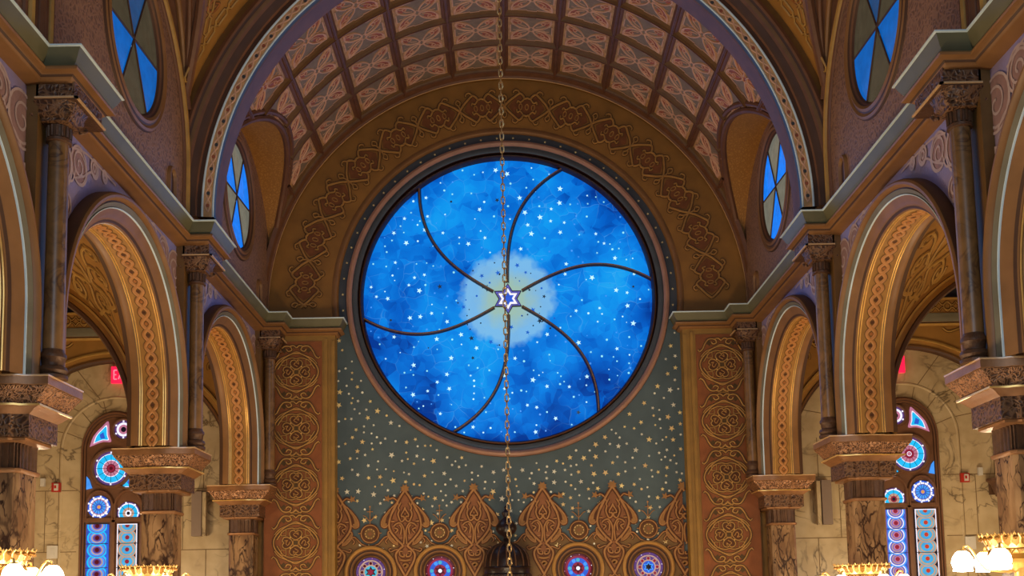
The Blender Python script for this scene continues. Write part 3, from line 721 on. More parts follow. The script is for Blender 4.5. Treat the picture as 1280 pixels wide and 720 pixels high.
# ---------------------------------------------------------------- columns
def plan(hx,hy,cx,cy):
    p=[(1,-.94),(1,.94),(.62,.94),(.52,1.04),(-.25,1.04),(-.35,.94),(-1,.94),(-1,-.94),(-.35,-.94),(-.25,-1.04),(.52,-1.04),(.62,-.94)]
    return [(cx+x*hx,cy+y*hy) for x,y in p]
def loft(mb,sec,k,c,cap=True):
    rows=[[(x,y,z) for x,y in plan(hx,hy,*c)] for hx,hy,z in sec]
    mb.grid(rows,(lambda i,j:k[i]) if isinstance(k,list) else k,False,True)
    if cap: mb.face(rows[0][::-1],k if not isinstance(k,list) else k[0]); mb.face(rows[-1],k if not isinstance(k,list) else k[-1])
def make_column():
    c=(0,0); T=ABZ
    t=thing('marble_column','x','column',(0,0,-4.2))
    mb=MB()
    h=.19; ch=.035; oct_=[(h,-h+ch),(h,h-ch),(h-ch,h),(-h+ch,h),(-h,h-ch),(-h,-h+ch),(-h+ch,-h),(h-ch,-h)]
    mb.grid([[(x*s,y*s,z) for x,y in oct_] for s,z in ((1.35,-4.2),(1.35,-4.0),(1.15,-3.9),(1.02,-3.8),(1.0,1.14))],'col_marble',False,True); mb.build('shaft',t)
    mb=MB(); n=24*4; rows=[]                                          # fluted necking
    for s,z in ((1.06,1.13),(1.12,1.145),(1.12,1.165),(1.04,1.175)):
        rows.append([(x*s,y*s,z) for x,y in oct_])
    mb.grid(rows,'bronze',False,True)
    per=[]
    for i in range(8):
        a=oct_[i]; b=oct_[(i+1)%8]; L_=math.hypot(b[0]-a[0],b[1]-a[1]); m=max(2,int(L_/.055))
        for j in range(m):
            for q in (0,.3,.5,.8):
                f=(j+q)/m; s=1.0 if q<.5 else .93
                per.append(((a[0]+(b[0]-a[0])*f)*s,(a[1]+(b[1]-a[1])*f)*s))
    mb.grid([[(x*s,y*s,z) for x,y in per] for s,z in ((1.02,1.17),(1.02,1.36),(1.06,1.385))],'bronze_dark',False,True); mb.build('fluted_necking',t)
    mb=MB()
    loft(mb,[(.24,.24,1.38),(.27,.26,1.39),(.275,.265,1.41),(.26,.25,1.42)],'bronze',c)
    loft(mb,[(.31,.29,1.415),(.31,.29,1.60)],'cap_block',c)
    loft(mb,[(.31,.29,1.60),(.345,.31,1.625),(.36,.32,1.64),(.40,.335,1.662)],'bronze',c)
    loft(mb,[(.415,.34,1.662),(.415,.34,1.678)],'gilt',c)
    loft(mb,[(.37,.315,1.678),(.375,.32,1.69),(.43,.34,1.76),(.485,.365,1.82)],'cap_carved',c)
    mb.build('carved_capital',t)
    mb=MB(); loft(mb,[(.47,.36,1.82),(.49,.37,1.83),(.49,.37,1.895),(.495,.375,1.897),(.495,.375,1.909)],['bronze','bronze','fillet_warm','fillet_warm'],c); mb.build('abacus',t)
    return t
col0=make_column(); first=True
collabs={(-1,0):'veined brown marble column with carved capital at the left picture edge',(-1,1):'veined brown marble column with carved capital between the two left arches',(-1,2):'veined brown marble column with carved capital beside the left painted pilaster',
 (1,0):'veined brown marble column with carved capital at the right picture edge',(1,1):'veined brown marble column with carved capital between the two right arches',(1,2):'veined brown marble column with carved capital beside the right painted pilaster'}
for (sg,i),lab in collabs.items():
    loc=(sg*4.27,PIERS[i]-(.0 if i<2 else .04),-4.2)
    if first: col0.location=Vector(loc)+Vector((0,0,Z0)); col0.rotation_euler.z=pi if sg>0 else 0; col0['label']=lab; col0['group']='marble columns under the nave arches'; first=False
    else: copy_tree(col0,loc,pi if sg>0 else 0,lab)['group']='marble columns under the nave arches'

# colonnettes standing on the abaci
def make_colonnette():
    t=thing('engaged_colonnette','x','colonnette',(0,0,0)); z=ABZ
    mb=MB(); mb.lathe([(.085,z+.24),(.082,4.02)],(0,0,0),'colonnette',18); mb.build('shaft',t)
    mb=MB(); mb.lathe([(.001,z+.001),(.12,z+.001),(.12,z+.03),(.10,z+.04),(.12,z+.07),(.11,z+.1),(.088,z+.11),(.095,z+.17),(.105,z+.18),(.105,z+.21),(.088,z+.23),(.085,z+.25)],(0,0,0),'bronze_dark',18); mb.build('base',t)
    mb=MB(); mb.lathe([(.082,3.94),(.105,3.95),(.105,3.975),(.09,3.985),(.092,4.09)],(0,0,0),'bronze_dark',18)
    for j in range(14):
        a=2*pi*j/14; mb.tube([(.094*cos(a),.094*sin(a),3.985),(.096*cos(a),.096*sin(a),4.08)],.011,'bronze_dark',5)
    for s in range(1): pass
    mb.build('fluted_neck',t)
    mb=MB(); rows=[]
    for h,zz in ((.10,4.085),(.13,4.095),(.13,4.12),(.16,4.15),(.165,4.2),(.19,4.249)):
        rows.append([(h*a,h*b,zz) for a,b in ((1,-.7),(1,.7),(.7,1),(-.7,1),(-1,.7),(-1,-.7),(-.7,-1),(.7,-1))])
    mb.grid(rows,'cap_block',False,True); mb.face(rows[-1],'cap_block'); mb.face(rows[0][::-1],'cap_block')
    for a,b in ((1,1),(1,-1),(-1,1),(-1,-1)):
        mb.tube([(.12*a,.12*b,4.10),(.15*a,.15*b,4.11),(.165*a,.165*b,4.135),(.15*a,.15*b,4.15)],.016,'cap_block',6)
    mb.build('carved_capital',t)
    return t
cl0=make_colonnette(); first=True
for sg in (-1,1):
    for i in range(3):
        s='left' if sg<0 else 'right'
        lab=['thin brown wall shaft rising to the cornice at the far %s, nearest the camera','thin brown wall shaft rising to the cornice between the two %s arches','thin brown wall shaft beside the %s painted pilaster'][i]%s
        loc=(sg*3.84,PIERS[i]-(.13 if i<2 else .16),0)
        if first: cl0.location=Vector(loc)+Vector((0,0,Z0)); cl0['label']=lab; cl0['group']='wall shafts on the column capitals'; first=False; cl0['kind']='structure'
        else: q=copy_tree(cl0,loc,0,lab); q['group']='wall shafts on the column capitals'; q['kind']='structure'

# ---------------------------------------------------------------- ceiling: vaults, lunettes, coffers
def zl(y,yc,R,zc): return zc+sqrt(max(0,R*R-(y-yc)**2)) if abs(y-yc)<R else SPR-.02
LU={0:(6.28,2.08,5.33),1:(10.50,2.10,5.33),2:(15.20,1.96,5.15)}
def edge_th(y,R):
    if y<8.38: z=zl(y,*LU[0])
    elif y<12.72: z=zl(y,*LU[1])
    else: z=zl(y,*LU[2])
    return math.asin(min(1,max(-.02,(z-SPR)/R)))
ceil=thing('ceiling','painted and coffered barrel vault over the nave','ceiling',(0,10,SPR),kind='structure')
def vault(y0,y1,R,k,name,nth=48,ny=100):
    mb=MB(); rows=[]
    for i in range(ny+1):
        y=y0+(y1-y0)*i/ny; t0=edge_th(min(max(y,y0+1e-4),y1-1e-4),R)
        rows.append([(R*cos(t0+(pi-2*t0)*j/nth),y,SPR+R*sin(t0+(pi-2*t0)*j/nth)) for j in range(nth+1)])
    mb.grid(rows,k); mb.build(name,ceil)
vault(3.5,12.47,RN,'ochre','painted_nave_vault',48,220)
vault(13.0,YB+.05,RV,'coffer_tan','coffered_vault',72,90)
FV=lambda u,v,h,R=RV:((R-h)*cos(u/R),v,SPR+(R-h)*sin(u/R))
keepV=lambda u,v:(u/RV>edge_th(v,RV)+.02) and (u/RV<pi-edge_th(v,RV)-.02) and v<16.9
# coffers
ribs_y=[13.46,14.29,15.11,15.94,16.77]; dth=math.radians(12.3); ths=[pi/2+dth*k for k in range(-7,8)]
mb=MB()
for th in ths:
    p=[(th*RV,13.1+i*.06) for i in range(64)]
    p=[q for q in p if q[1]<16.95]
    ribbon(mb,p,.15,.03,FV,'rib',False,True,keepV); ribbon(mb,p,.09,.06,FV,'rib',False,True,keepV); ribbon(mb,p,.03,.072,FV,'rib',False,True,keepV)
mb.build('lengthwise_ribs',ceil)
mb=MB()
for y in ribs_y:
    p=[(pi*RV*i/160,y) for i in range(161)]
    ribbon(mb,p,.15,.03,FV,'rib_gold',False,True,keepV); ribbon(mb,p,.085,.055,FV,'rib_gold',False,True,keepV); ribbon(mb,p,.03,.068,FV,'rib',False,True,keepV)
mb.build('crosswise_ribs',ceil)
for a in range(14):
    for b in range(4):
        u0=(ths[a]+ths[a+1])/2*RV; v0=(ribs_y[b]+ribs_y[b+1])/2; hu=dth*RV/2-.075; hv=(ribs_y[b+1]-ribs_y[b])/2-.075
        corners=[keepV(u0+i*hu,v0+j*hv) for i in (-1,1) for j in (-1,1)]
        if not any(corners): continue
        mb=MB(); full=all(corners)
        F=lambda u,v,h,u0=u0,v0=v0:FV(u0+u*hu,v0+v*hv,h)
        kp=None if full else (lambda u,v,u0=u0,v0=v0:keepV(u0+u*hu,v0+v*hv))
        FM=lambda u,v,h,u0=u0,v0=v0:FV(u0+u,v0+v,h)      # in metres
        kpm=None if full else (lambda u,v,u0=u0,v0=v0:keepV(u0+u,v0+v))
        mt=lambda p:[(x*hu,y*hv) for x,y in p]
        # grey ground with tan corner and edge blocks (tan = vault ground left showing)
        g=[(-.80,-.9),(-.2,-.9),(-.2,-.97),(.2,-.97),(.2,-.9),(.80,-.9),(.80,-.3),(.9,-.3),(.9,.3),(.80,.3),(.80,.9),(.2,.9),(.2,.97),(-.2,.97),(-.2,.9),(-.8,.9),(-.8,.3),(-.9,.3),(-.9,-.3),(-.8,-.3)]
        if full:
            for cu,cv in ((0,0),):
                fill(mb,mt(g),.004,FM,'coffer_grey')
        else:
            for i in range(8):
                for j in range(8):
                    q=[(-.8+1.6*(i+x)/8,-.9+1.8*(j+y)/8) for x,y in ((0,0),(1,0),(1,1),(0,1))]
                    fill(mb,mt(q),.004,FM,'coffer_grey',kpm)
        ribbon(mb,mt(g),.016,.01,FM,'coffer_line',True,False,kpm)
        for sx in (1,-1):
            for sy in (1,-1):
                leaf=spline([(.07,.10),(.18,.40),(.42,.66),(.80,.86),(.86,.70),(.80,.45),(.55,.16),(.22,.06)],4,True)
                q=mt([(sx*x,sy*y) for x,y in leaf]); fill(mb,q,.007,FM,'coffer_red',kpm)
                ribbon(mb,q,.037,.024,FM,'coffer_line',True,True,kpm)
                for s_ in (spline([(.2,.2),(.45,.32),(.6,.52),(.5,.62),(.42,.5),(.5,.44)],4),spline([(.55,.6),(.7,.62),(.78,.76)],3)):
                    ribbon(mb,mt([(sx*x,sy*y) for x,y in s_]),.02,.018,FM,'coffer_line',False,True,kpm)
                ribbon(mb,mt([(sx*x,sy*y) for x,y in spline([(.9,.62),(.82,.7),(.86,.95)],3)]),.022,.014,FM,'coffer_line',False,True,kpm)
            ribbon(mb,mt([(sx*.10,0),(sx*.5,0.0),(sx*.62,.12),(sx*.78,.1)]),.014,.012,FM,'coffer_line',False,True,kpm)
        fill(mb,[(.055*cos(2*pi*i/12),.055*sin(2*pi*i/12)) for i in range(12)],.012,FM,'coffer_red',kpm); ribbon(mb,[(.06*cos(2*pi*i/14),.06*sin(2*pi*i/14)) for i in range(14)],.022,.022,FM,'coffer_line',True,True,kpm)
        if mb.f: mb.build('coffer',ceil)
# arch rib where the vault meets the end wall, and the front arch
def ring_arch(prof,kk,name,parent,a0=-2.0,a1=182.0,zc=SPR,n=96):
    mb=MB(); rows=[[(R*cos(math.radians(a0+(a1-a0)*i/n)),y,zc+R*sin(math.radians(a0+(a1-a0)*i/n))) for i in range(n+1)] for R,y in prof]
    mb.grid(rows,lambda i,j:kk[i] if isinstance(kk,list) else kk); return mb.build(name,parent)
ring_arch([(4.07,16.80),(4.01,16.82),(3.99,16.86),(3.99,16.92),(3.96,16.94),(3.955,16.96),(3.965,16.98),(3.99,16.99),(3.99,17.03)],['rib','rib','rib','rib','fillet_warm','fillet_warm','arch_dark','arch_dark'],'end_arch_moulding',ceil)
fa=thing('trim_3','wide arch with pale-edged patterned band framing the coffered vault','arch',(0,12.6,SPR),kind='structure')
prof=[(4.22,12.46),(4.12,12.465),(4.10,12.45),(4.07,12.445),(4.05,12.465),(4.02,12.47),(3.98,12.48),(3.95,12.50),(3.92,12.515),(3.86,12.53),(3.845,12.55),(3.85,12.57),(3.80,12.575),(3.79,12.57),(3.78,12.575)]
kk=['rib_gold','rib','rib','rib','arch_dark','rib_gold','rib','arch_dark','arch_dark','rib','rib','arch_dark','fillet_glint','fillet_glint']
ring_arch(prof,kk,'moulded_orders',fa,-1,181,4.88)
ring_arch([(3.78,12.575),(3.775,12.58),(3.675,12.60)],['fillet_glint','coffer_tan'],'patterned_band',fa,-1,181,4.88)
ring_arch([(3.675,12.60),(3.66,12.59),(3.65,12.60),(3.652,12.64),(3.645,12.66),(3.645,12.70)],['fillet_glint','fillet_glint','dark_ring','dark_ring','rib'],'pale_fillet',fa,-1,181,4.88)
ring_arch([(3.645,12.70),(3.66,12.75),(3.66,13.02),(3.75,13.06),(3.80,13.12),(4.08,13.14)],'rib','inner_soffit',fa,-1,181,4.88)
mb=MB(); Rb=3.725
FBn=lambda u,v,h:((Rb+v)*cos(u/Rb),12.588-h,4.88+(Rb+v)*sin(u/Rb))
nb=74; stp=pi*Rb/nb
for s_ in (1,-1):
    ribbon(mb,[(i*stp/6,s_*.03*sin(pi*i/6)) for i in range(nb*6+1)],.022,.008,FBn,'coffer_line')
for i in range(nb):
    fill(mb,circ((i+.5)*stp,0,.024,8),.004,FBn,'coffer_red' if i%2 else 'dark_ring')
mb.build('band_ornament',fa)

# lunettes: soffit between wall and vault, edge rolls, upper wall with oculus
OC={1:(10.70,6.08),2:(15.0,6.06)}
blue={1:(1,3,5),2:(0,2,4)}
for sg in (-1,1):
    side='left' if sg<0 else 'right'
    up=thing('wall_upper_'+side,'brown stencilled wall above the cornice on the %s, pierced by round windows'%side,'wall',(sg*XU,10,CT),kind='structure')
    mb=MB(); F=lambda u,v,h,sg=sg:(sg*(XU-h),u,v)
    holed(mb,OC[1],.80,8.72,12.72,4.4,7.6,F,'upper_wall',72,.08,'arch_brown')
    holed(mb,OC[2],.80,12.72,YB,4.4,7.6,F,'upper_wall',72,.08,'arch_brown')
    mb2=MB()
    for ny in (11.9,16.25):
        q=[(ny+.11,4.66)]+[(ny+.11*cos(pi*i/12),5.02+.13*sin(pi*i/12)) for i in range(13)]+[(ny-.11,4.66)]
        fill(mb2,[(ny+(a_-ny)*.8,b_-.01) for a_,b_ in q],.004,F,'arch_dark'); ribbon(mb2,q,.05,.04,F,'arch_brown')
    mb2.build('small_niche',up)
    mb.face([F(2.5,4.4,0),F(8.72,4.4,0),F(8.72,7.6,0),F(2.5,7.6,0)],'upper_wall'); mb.build('plaster',up)
    for b in (0,1,2):
        yc,R,zc=LU[b]; Rv=RV if b==2 else RN; n=48
        def vx(y,z): 
            h=z-SPR; return min(XU-.01,sqrt(max(0,Rv*Rv-h*h)))
        mb=MB(); A=[(yc-R*cos(pi*i/n),zc+R*sin(pi*i/n)) for i in range(n+1)]
        A=[(A[0][0],4.6)]+A+[(A[-1][0],4.6)]
        ve=[(sg*min(vx(y,z),XU-.002),y,z) for y,z in A]; we=[(sg*XU,y,z) for y,z in A]
        mb.grid([we,[tuple((p+q)/2 for p,q in zip(a,c)) for a,c in zip(we,ve)],ve],'soffit_tile' if b==2 else 'rib'); mb.build('lunette_soffit',up)
        def arcr(dr,xo,k,r,nm):
            mb=MB(); P=[]
            q=[(yc-(R+dr)*cos(pi*i/40),zc+(R+dr)*sin(pi*i/40)) for i in range(41)]
            q=[(q[0][0],CT)]+[(q[0][0],CT+.4)]+q+[(q[-1][0],CT+.4)]+[(q[-1][0],CT)]
            lim=12.46 if b<2 else 16.9; lo=13.1 if b==2 else (8.39 if b==1 else 4.25)
            if b==0: lim=8.37
            run=[]
            for y,z in q:
                if lo<y<lim: run.append((sg*((vx(y,z)-.0) if xo is None else xo),y,z))
            if len(run)>2: mb.tube(run,r,k,8); mb.build(nm,up)
        if b<2:
            arcr(-.155,XU-.02,'ochre_line',.042,'gilt_lunette_roll'); arcr(-.23,XU-.005,'rib',.03,'lunette_roll'); arcr(-.08,XU-.02,'rib',.03,'lunette_roll')
            arcr(.0,None,'rib',.055,'lunette_roll'); arcr(.08,None,'arch_brown',.03,'lunette_roll')
            for f_ in (.33,.66):
                mb=MB(); q=[tuple(a_*(1-f_)+c_*f_ for a_,c_ in zip(p1,p2)) for p1,p2 in zip(we,ve)]; q=[v for v in q if v[1]<(12.46 if b else 8.37) and v[2]>CT]
                mb.tube(q,.035,'arch_brown' if f_<.5 else 'rib',8); mb.build('lunette_roll',up)
        else:
            arcr(.02,None,'rib',.05,'lunette_roll'); arcr(.11,None,'rib',.045,'lunette_roll')
    for b in (1,2):
        y,z=OC[b]; n=(2 if b==1 else 4)+(0 if sg<0 else 1)
        lab={(-1,1):'large round window of blue and grey wedges at the upper left, nearest the camera',(1,1):'large round window of blue and grey wedges at the upper right, nearest the camera',(-1,2):'round window of blue and grey wedges under the left lunette of the coffered vault',(1,2):'round window of blue and grey wedges under the right lunette of the coffered vault'}[(sg,b)]
        w=thing('window_%d'%n,lab,'window',(sg*XU,y,z),kind='structure')
        mb=MB(); mb.lathe([(.755,.04),(.765,.02),(.775,.01),(.79,-.01),(.80,-.03),(.83,-.045),(.86,-.03),(.88,-.02),(.91,-.035),(.94,-.025),(.955,0)],(0,y,z),['arch_dark','arch_dark','rib','arch_dark','arch_brown','arch_brown','arch_dark','arch_brown','arch_brown','arch_dark'],64,'x')
        mb.v=[(sg*(XU+x),yy,zz) for x,yy,zz in mb.v]; mb.build('frame',w)
        for kk_ in range(6):
            mb=MB(); a0=math.radians(3+60*kk_); P=[(y,z)]+[(y+.77*cos(a0+pi/3*i/12),z+.77*sin(a0+pi/3*i/12)) for i in range(13)]
            col='g_blue' if kk_ in blue[b] else 'grey_pane'
            if b==1: col=('g_dim' if kk_==1 else 'g_blue2') if kk_ in blue[b] else 'g_grey2'
            elif kk_ not in blue[b]: col='g_grey'
            mb.face([(sg*(XU+.035),p,q) for p,q in P],col); mb.build('wedge_pane',w)
        mb=MB()
        for k3 in range(3):
            a=math.radians(3+60*k3); mb.tube([(sg*(XU+.028),y-.76*cos(a),z-.76*sin(a)),(sg*(XU+.028),y+.76*cos(a),z+.76*sin(a))],.011,'arch_dark',6)
        mb.build('glazing_bars',w)
# chain borders and a painted tendril on the ochre vault
FN=lambda u,v,h:FV(u,v,h,RN)
mb=MB()
def chainline(path,link=.26,wd=.055):
    # path: list of (u,v); place elongated links along it
    q=dense(path,.01); acc=[0]
    for a,b in zip(q[:-1],q[1:]): acc.append(acc[-1]+math.hypot(b[0]-a[0],b[1]-a[1]))
    tot=acc[-1]; n=int(tot/link)
    def at(s):
        s=max(0,min(tot,s)); lo=0
        import bisect
        i=min(len(q)-2,max(0,bisect.bisect(acc,s)-1)); f=(s-acc[i])/max(1e-9,acc[i+1]-acc[i])
        x=q[i][0]+(q[i+1][0]-q[i][0])*f; y=q[i][1]+(q[i+1][1]-q[i][1])*f; dx,dy=q[i+1][0]-q[i][0],q[i+1][1]-q[i][1]; l=math.hypot(dx,dy)
        return x,y,-dy/l,dx/l
    for j in range(n):
        s0=j*link; sh_=[]
        for f,w_ in ((.02,0),(.14,1),(.80,1),(.92,0),(.80,-1),(.14,-1)):
            x,y,nx,ny=at(s0+f*link); sh_.append((x+nx*w_*wd,y+ny*w_*wd))
        sh_=dense(sh_,.05,True)
        ribbon(mb,sh_,.05,.004,FN,'ochre_shade',True,False); ribbon(mb,sh_,.028,.018,FN,'ochre_line',True)
        x0,y0,_,_=at(s0+.92*link); x1,y1,_,_=at(s0+1.02*link); ribbon(mb,[(x0,y0),(x1,y1)],.04,.018,FN,'ochre_line')
for s_ in (0,1):
    fl=lambda u:pi*RN-u if s_ else u
    yc,R,zc=LU[1]
    # along the front arch, then along the lunette edge
    chainline([(fl(u),12.22) for u in [RN*math.asin((6.38-SPR)/RN)+.05*i for i in range(93)]],.27,.055)
    P=[]
    for i in range(60):
        d=R+.20; a=math.radians(36+i*.9); y=yc+d*cos(a); z=zc+d*sin(a)
        if z-SPR<RN*.999 and y<12.16: P.append((fl(RN*math.asin((z-SPR)/RN)),y))
    if len(P)>2: chainline(P,.27,.05)
    for p in ([(2.05,11.95),(2.3,11.85),(2.6,11.85),(2.75,11.7),(3.1,11.6),(3.5,11.3)],[(2.35,11.85),(2.42,12.0),(2.55,12.02),(2.5,11.93)],[(2.35,11.85),(2.38,11.7),(2.5,11.62),(2.52,11.72)],[(2.75,11.7),(2.9,11.45),(3.2,11.2),(3.3,10.9)]):
        q=[(fl(a),b) for a,b in spline(p,6)]; ribbon(mb,q,.055,.004,FN,'ochre_shade',False,False); ribbon(mb,q,.026,.014,FN,'ochre_red')
mb.build('chain_border_ornament',ceil)

# ---------------------------------------------------------------- side aisles behind the arches
AX=6.48; AAR=1.93; AAZ=2.15
for sg in (-1,1):
    side='left' if sg<0 else 'right'
    wa=thing('wall_aisle_'+side,'cream marble end wall of the %s aisle under an ochre arch'%side,'wall',(sg*AX,YB,0),kind='structure')
    F=lambda u,v,h,sg=sg:(sg*(AX+u),YB+.02-h,v)
    mb=MB(); mb.face([F(-2.4,-4.2,0),F(2.6,-4.2,0),F(2.6,4.5,0),F(-2.4,4.5,0)],'wall_marble')
    mb.box((sg*8.75,2,-4.2),(sg*8.85,YB+.1,6.4),'wall_marble'); mb.build('marble_facing',wa)
    # joints, raised marble band round the window
    mb=MB(); J=lambda p:ribbon(mb,p,.014,.002,F,'joint',False,False)
    WXc=.0; WZ=2.58
    band=[(-.88,-1.5)]+[(-.88*cos(pi*i/30),WZ+.02+.88*sin(pi*i/30)) for i in range(31)]+[(.88,-1.5)]
    ribbon(mb,band,.045,.012,F,'wall_marble'); ribbon(mb,[(x*1.025,z+.0) for x,z in band],.014,.003,F,'joint',False,False)
    for z in (.95,1.95):
        for s_ in (1,-1): J([(s_*.6,z),(s_*.88,z)]); J([(s_*.9,z),(s_*2.3,z)])
    for s_ in (1,-1):
        J([(s_*1.12,.95),(s_*1.12,1.95)]); J([(s_*1.5,-.05),(s_*1.5,.95)]); J([(s_*1.45,1.95),(s_*1.45,2.6)])
        for a in (22,50,76):
            a=math.radians(a); J([(s_*.58*cos(a),WZ+.58*sin(a)),(s_*.86*cos(a),WZ+.86*sin(a))])
            J([(s_*.92*cos(a*.96),WZ+.92*sin(a*.96)),(s_*1.9*cos(a*.9),WZ+1.9*sin(a*.9)-.35*sin(a))])
    mb.build('marble_joints',wa)
    # ochre spandrel round the tympanum + arch moulding
    mb=MB(); n=60
    P=[(-AAR,-4.2)]+[(-AAR*cos(pi*i/n),AAZ+AAR*sin(pi*i/n)) for i in range(n+1)]+[(AAR,-4.2)]
    T=[(x,4.45) for x,z in P]; T[0]=(-2.3,4.45)
    mb.grid([[F(x,z,.10) for x,z in P],[F(x,z,.10) for x,z in T]],'ochre',False)
    mb.face([F(-2.6,-4.2,.10),F(-AAR,-4.2,.10),F(-AAR,AAZ,.10),F(-AAR,4.45,.10),F(-2.6,4.45,.10)],'ochre'); mb.face([F(2.6,-4.2,.10),F(AAR,-4.2,.10),F(AAR,4.45,.10),F(2.6,4.45,.10)],'ochre')
    pr=[(1.90,.0),(1.90,.11),(1.93,.14),(1.96,.13),(1.97,.11),(2.04,.115),(2.05,.135),(2.08,.13),(2.09,.10)]
    kk=['arch_dark','arch_dark','arch_brown','arch_dark','ochre','ochre_line','ochre_line','ochre_shade']
    mb.grid([[F(x,z,h) for x,z in [(-r,-4.2)]+[(-r*cos(pi*i/n),AAZ+r*sin(pi*i/n)) for i in range(n+1)]+[(r,-4.2)]] for r,h in pr],lambda i,j:kk[i])
    mb.build('arch_moulding',wa)
    mb=MB()
    for s_ in (1,-1):
        for p in ([(1.2,4.3),(1.4,4.1),(1.55,4.25),(1.7,4.1),(1.6,4.0)],[(1.75,3.9),(1.7,3.7),(1.85,3.6),(1.9,3.8),(1.8,3.95)],[(1.95,3.5),(1.9,3.2),(2.0,3.0)],[(1.0,4.38),(.8,4.32),(.7,4.38)]):
            q=[(s_*a,b) for a,b in spline(p,6)]; outlined(mb,q,.03,.014,lambda u,v,h:F(u,v,.10+h),'ochre_line','ochre_shade')
        for c_ in ((1.45,4.2),(1.8,3.75),(1.62,3.95)):
            q=[(s_*a,b) for a,b in spiral(*c_,.10,1.6)]; outlined(mb,q,.028,.014,lambda u,v,h:F(u,v,.10+h),'ochre_line','ochre_shade')
    mb.build('spandrel_scrolls',wa)
    # entablature and frieze
    mb=MB()
    pr=[(.10,4.42),(.13,4.43),(.15,4.45),(.13,4.47),(.14,4.48),(.15,4.56),(.16,4.60),(.16,4.62),(.145,4.625),(.145,4.85),(.17,4.86),(.17,4.88),(.10,4.89),(.02,4.9),(.02,6.4)]
    kk=['ochre_line','ochre_line','arch_dark','arch_brown','arch_green','arch_green','arch_green','arch_dark','ochre','ochre_line','ochre_line','arch_dark','navy','navy']
    mb.grid([[F(-2.4,z,h),F(2.6,z,h)] for h,z in pr],lambda i,j:kk[i],False); mb.build('entablature',wa)
    mb=MB(); FF=lambda u,v,h:F(u,v,.147+h)
    for i in range(18):
        c0=-2.3+i*.28
        for q in (circ(c0,4.735,.06,12),): outlined(mb,q,.022,.012,FF,'ochre_line','lotus_dark',True)
        for s_ in (1,-1): outlined(mb,spline([(c0-.14,4.735+s_*.08),(c0-.08,4.735+s_*.02),(c0,4.735+s_*.085),(c0+.08,4.735+s_*.02),(c0+.14,4.735+s_*.08)],4),.02,.012,FF,'ochre_line','lotus_dark')
    mb.build('frieze_ornament',wa)
    mb=MB(); 
    for i in range(14): fill(mb,star5(random.uniform(-1.8,1.8),random.uniform(4.95,5.5),.03),.025,F,'gilt_dark')
    mb.build('gilded_star_pattern',wa)
    # transverse arch between the aisle bays
    ta=thing('aisle_arch','ochre scroll-painted cross arch in the %s aisle, seen through the middle nave arch'%side,'arch',(sg*AX,12.6,0),kind='structure')
    G=lambda u,v,h,sg=sg:(sg*(AX+u),12.48-h,v)
    mb=MB(); R=1.92
    P=[(-R,1.9)]+[(-R*cos(pi*i/n),AAZ+R*sin(pi*i/n)) for i in range(n+1)]+[(R,-4.2)]
    T=[(-2.0,1.9)]+[(x,6.4) for x,z in P[1:]]; T[1]=(-2.0,6.4)
    mb.grid([[G(x,z,0) for x,z in P],[G(x,z,0) for x,z in T]],'ochre',False); mb.face([G(R,-4.2,0),G(2.4,-4.2,0),G(2.4,6.4,0),G(R,6.4,0)],'ochre')
    mb.grid([[G(x,z,0) for x,z in P],[G(x,z,-.5) for x,z in P]],'arch_brown')
    mb.grid([[G(x,z,-.5) for x,z in P],[G(x,z,-.5) for x,z in T]],'ochre',False)
    mb.build('arch_wall',ta)
    mb=MB(); pr=[(1.89,-.05),(1.88,.02),(1.90,.05),(1.94,.05),(1.95,.01),(2.0,.005),(2.005,.02),(2.03,.02),(2.04,.0)]
    kk=['arch_dark','arch_dark','arch_dark','arch_dark','ochre','ochre_line','ochre_line','ochre_shade']
    mb.grid([[G(x,z,h) for x,z in [(-r,1.92)]+[(-r*cos(pi*i/n),AAZ+r*sin(pi*i/n)) for i in range(n+1)]+[(r,-4.2)]] for r,h in pr],lambda i,j:kk[i]); mb.build('arch_moulding',ta)
    # domed bay: pendentives, ring, cap
    ce=thing('ceiling_aisle_'+side,'ochre domed ceiling with moulded ring over the %s aisle bay'%side,'ceiling',(sg*AX,10.72,4),kind='structure')
    mb=MB(); Rs=sqrt(2)*1.93; m=96; rr=1.62
    def Pd(a,t):
        rm=min(1.93/max(abs(cos(a)),abs(sin(a))),Rs*.9999); r=rr+(rm-rr)*t; return (sg*AX+r*cos(a),10.72+r*sin(a),AAZ+sqrt(max(0,Rs*Rs-r*r)))
    mb.grid([[Pd(2*pi*i/m,t/10) for i in range(m)] for t in range(11)],'ochre',True,True); mb.build('pendentives',ce)
    zr=AAZ+sqrt(Rs*Rs-rr*rr)
    mb=MB(); mb.lathe([(rr+.04,-.03),(rr+.02,-.06),(rr-.02,-.05),(rr-.03,0),(rr-.10,.02),(rr-.12,-.02),(rr-.16,-.02),(rr-.18,.06),(rr-.24,.10),(rr-.26,.07),(rr-.30,.07),(rr-.32,.14)],(sg*AX,10.72,zr),['ochre_line','ochre_line','ochre_shade','ochre','rib','arch_brown','rib','ochre','rib','arch_brown','rib'],72); mb.build('ring_moulding',ce)
    mb=MB(); mb.lathe([(rr-.32,.14),(rr-.5,.4),(.6,.65),(.001,.72)],(sg*AX,10.72,zr),'ochre',48); mb.build('dome_cap',ce)
    # scrolls on the pendentive next to the cross arch
    mb=MB()
    def FP(u,v,h):    # u angle in metres at r=2.2 (measured from pendentive diagonal), v radial
        a=math.radians(135 if sg>0 else 45)+u/2.2; r=min(2.2+v,Rs*.985); rq=r-h*.5
        return (sg*AX+rq*cos(a),10.72+rq*sin(a),AAZ+sqrt(max(0,Rs*Rs-r*r))-h*.8)
    okp=lambda u,v:True
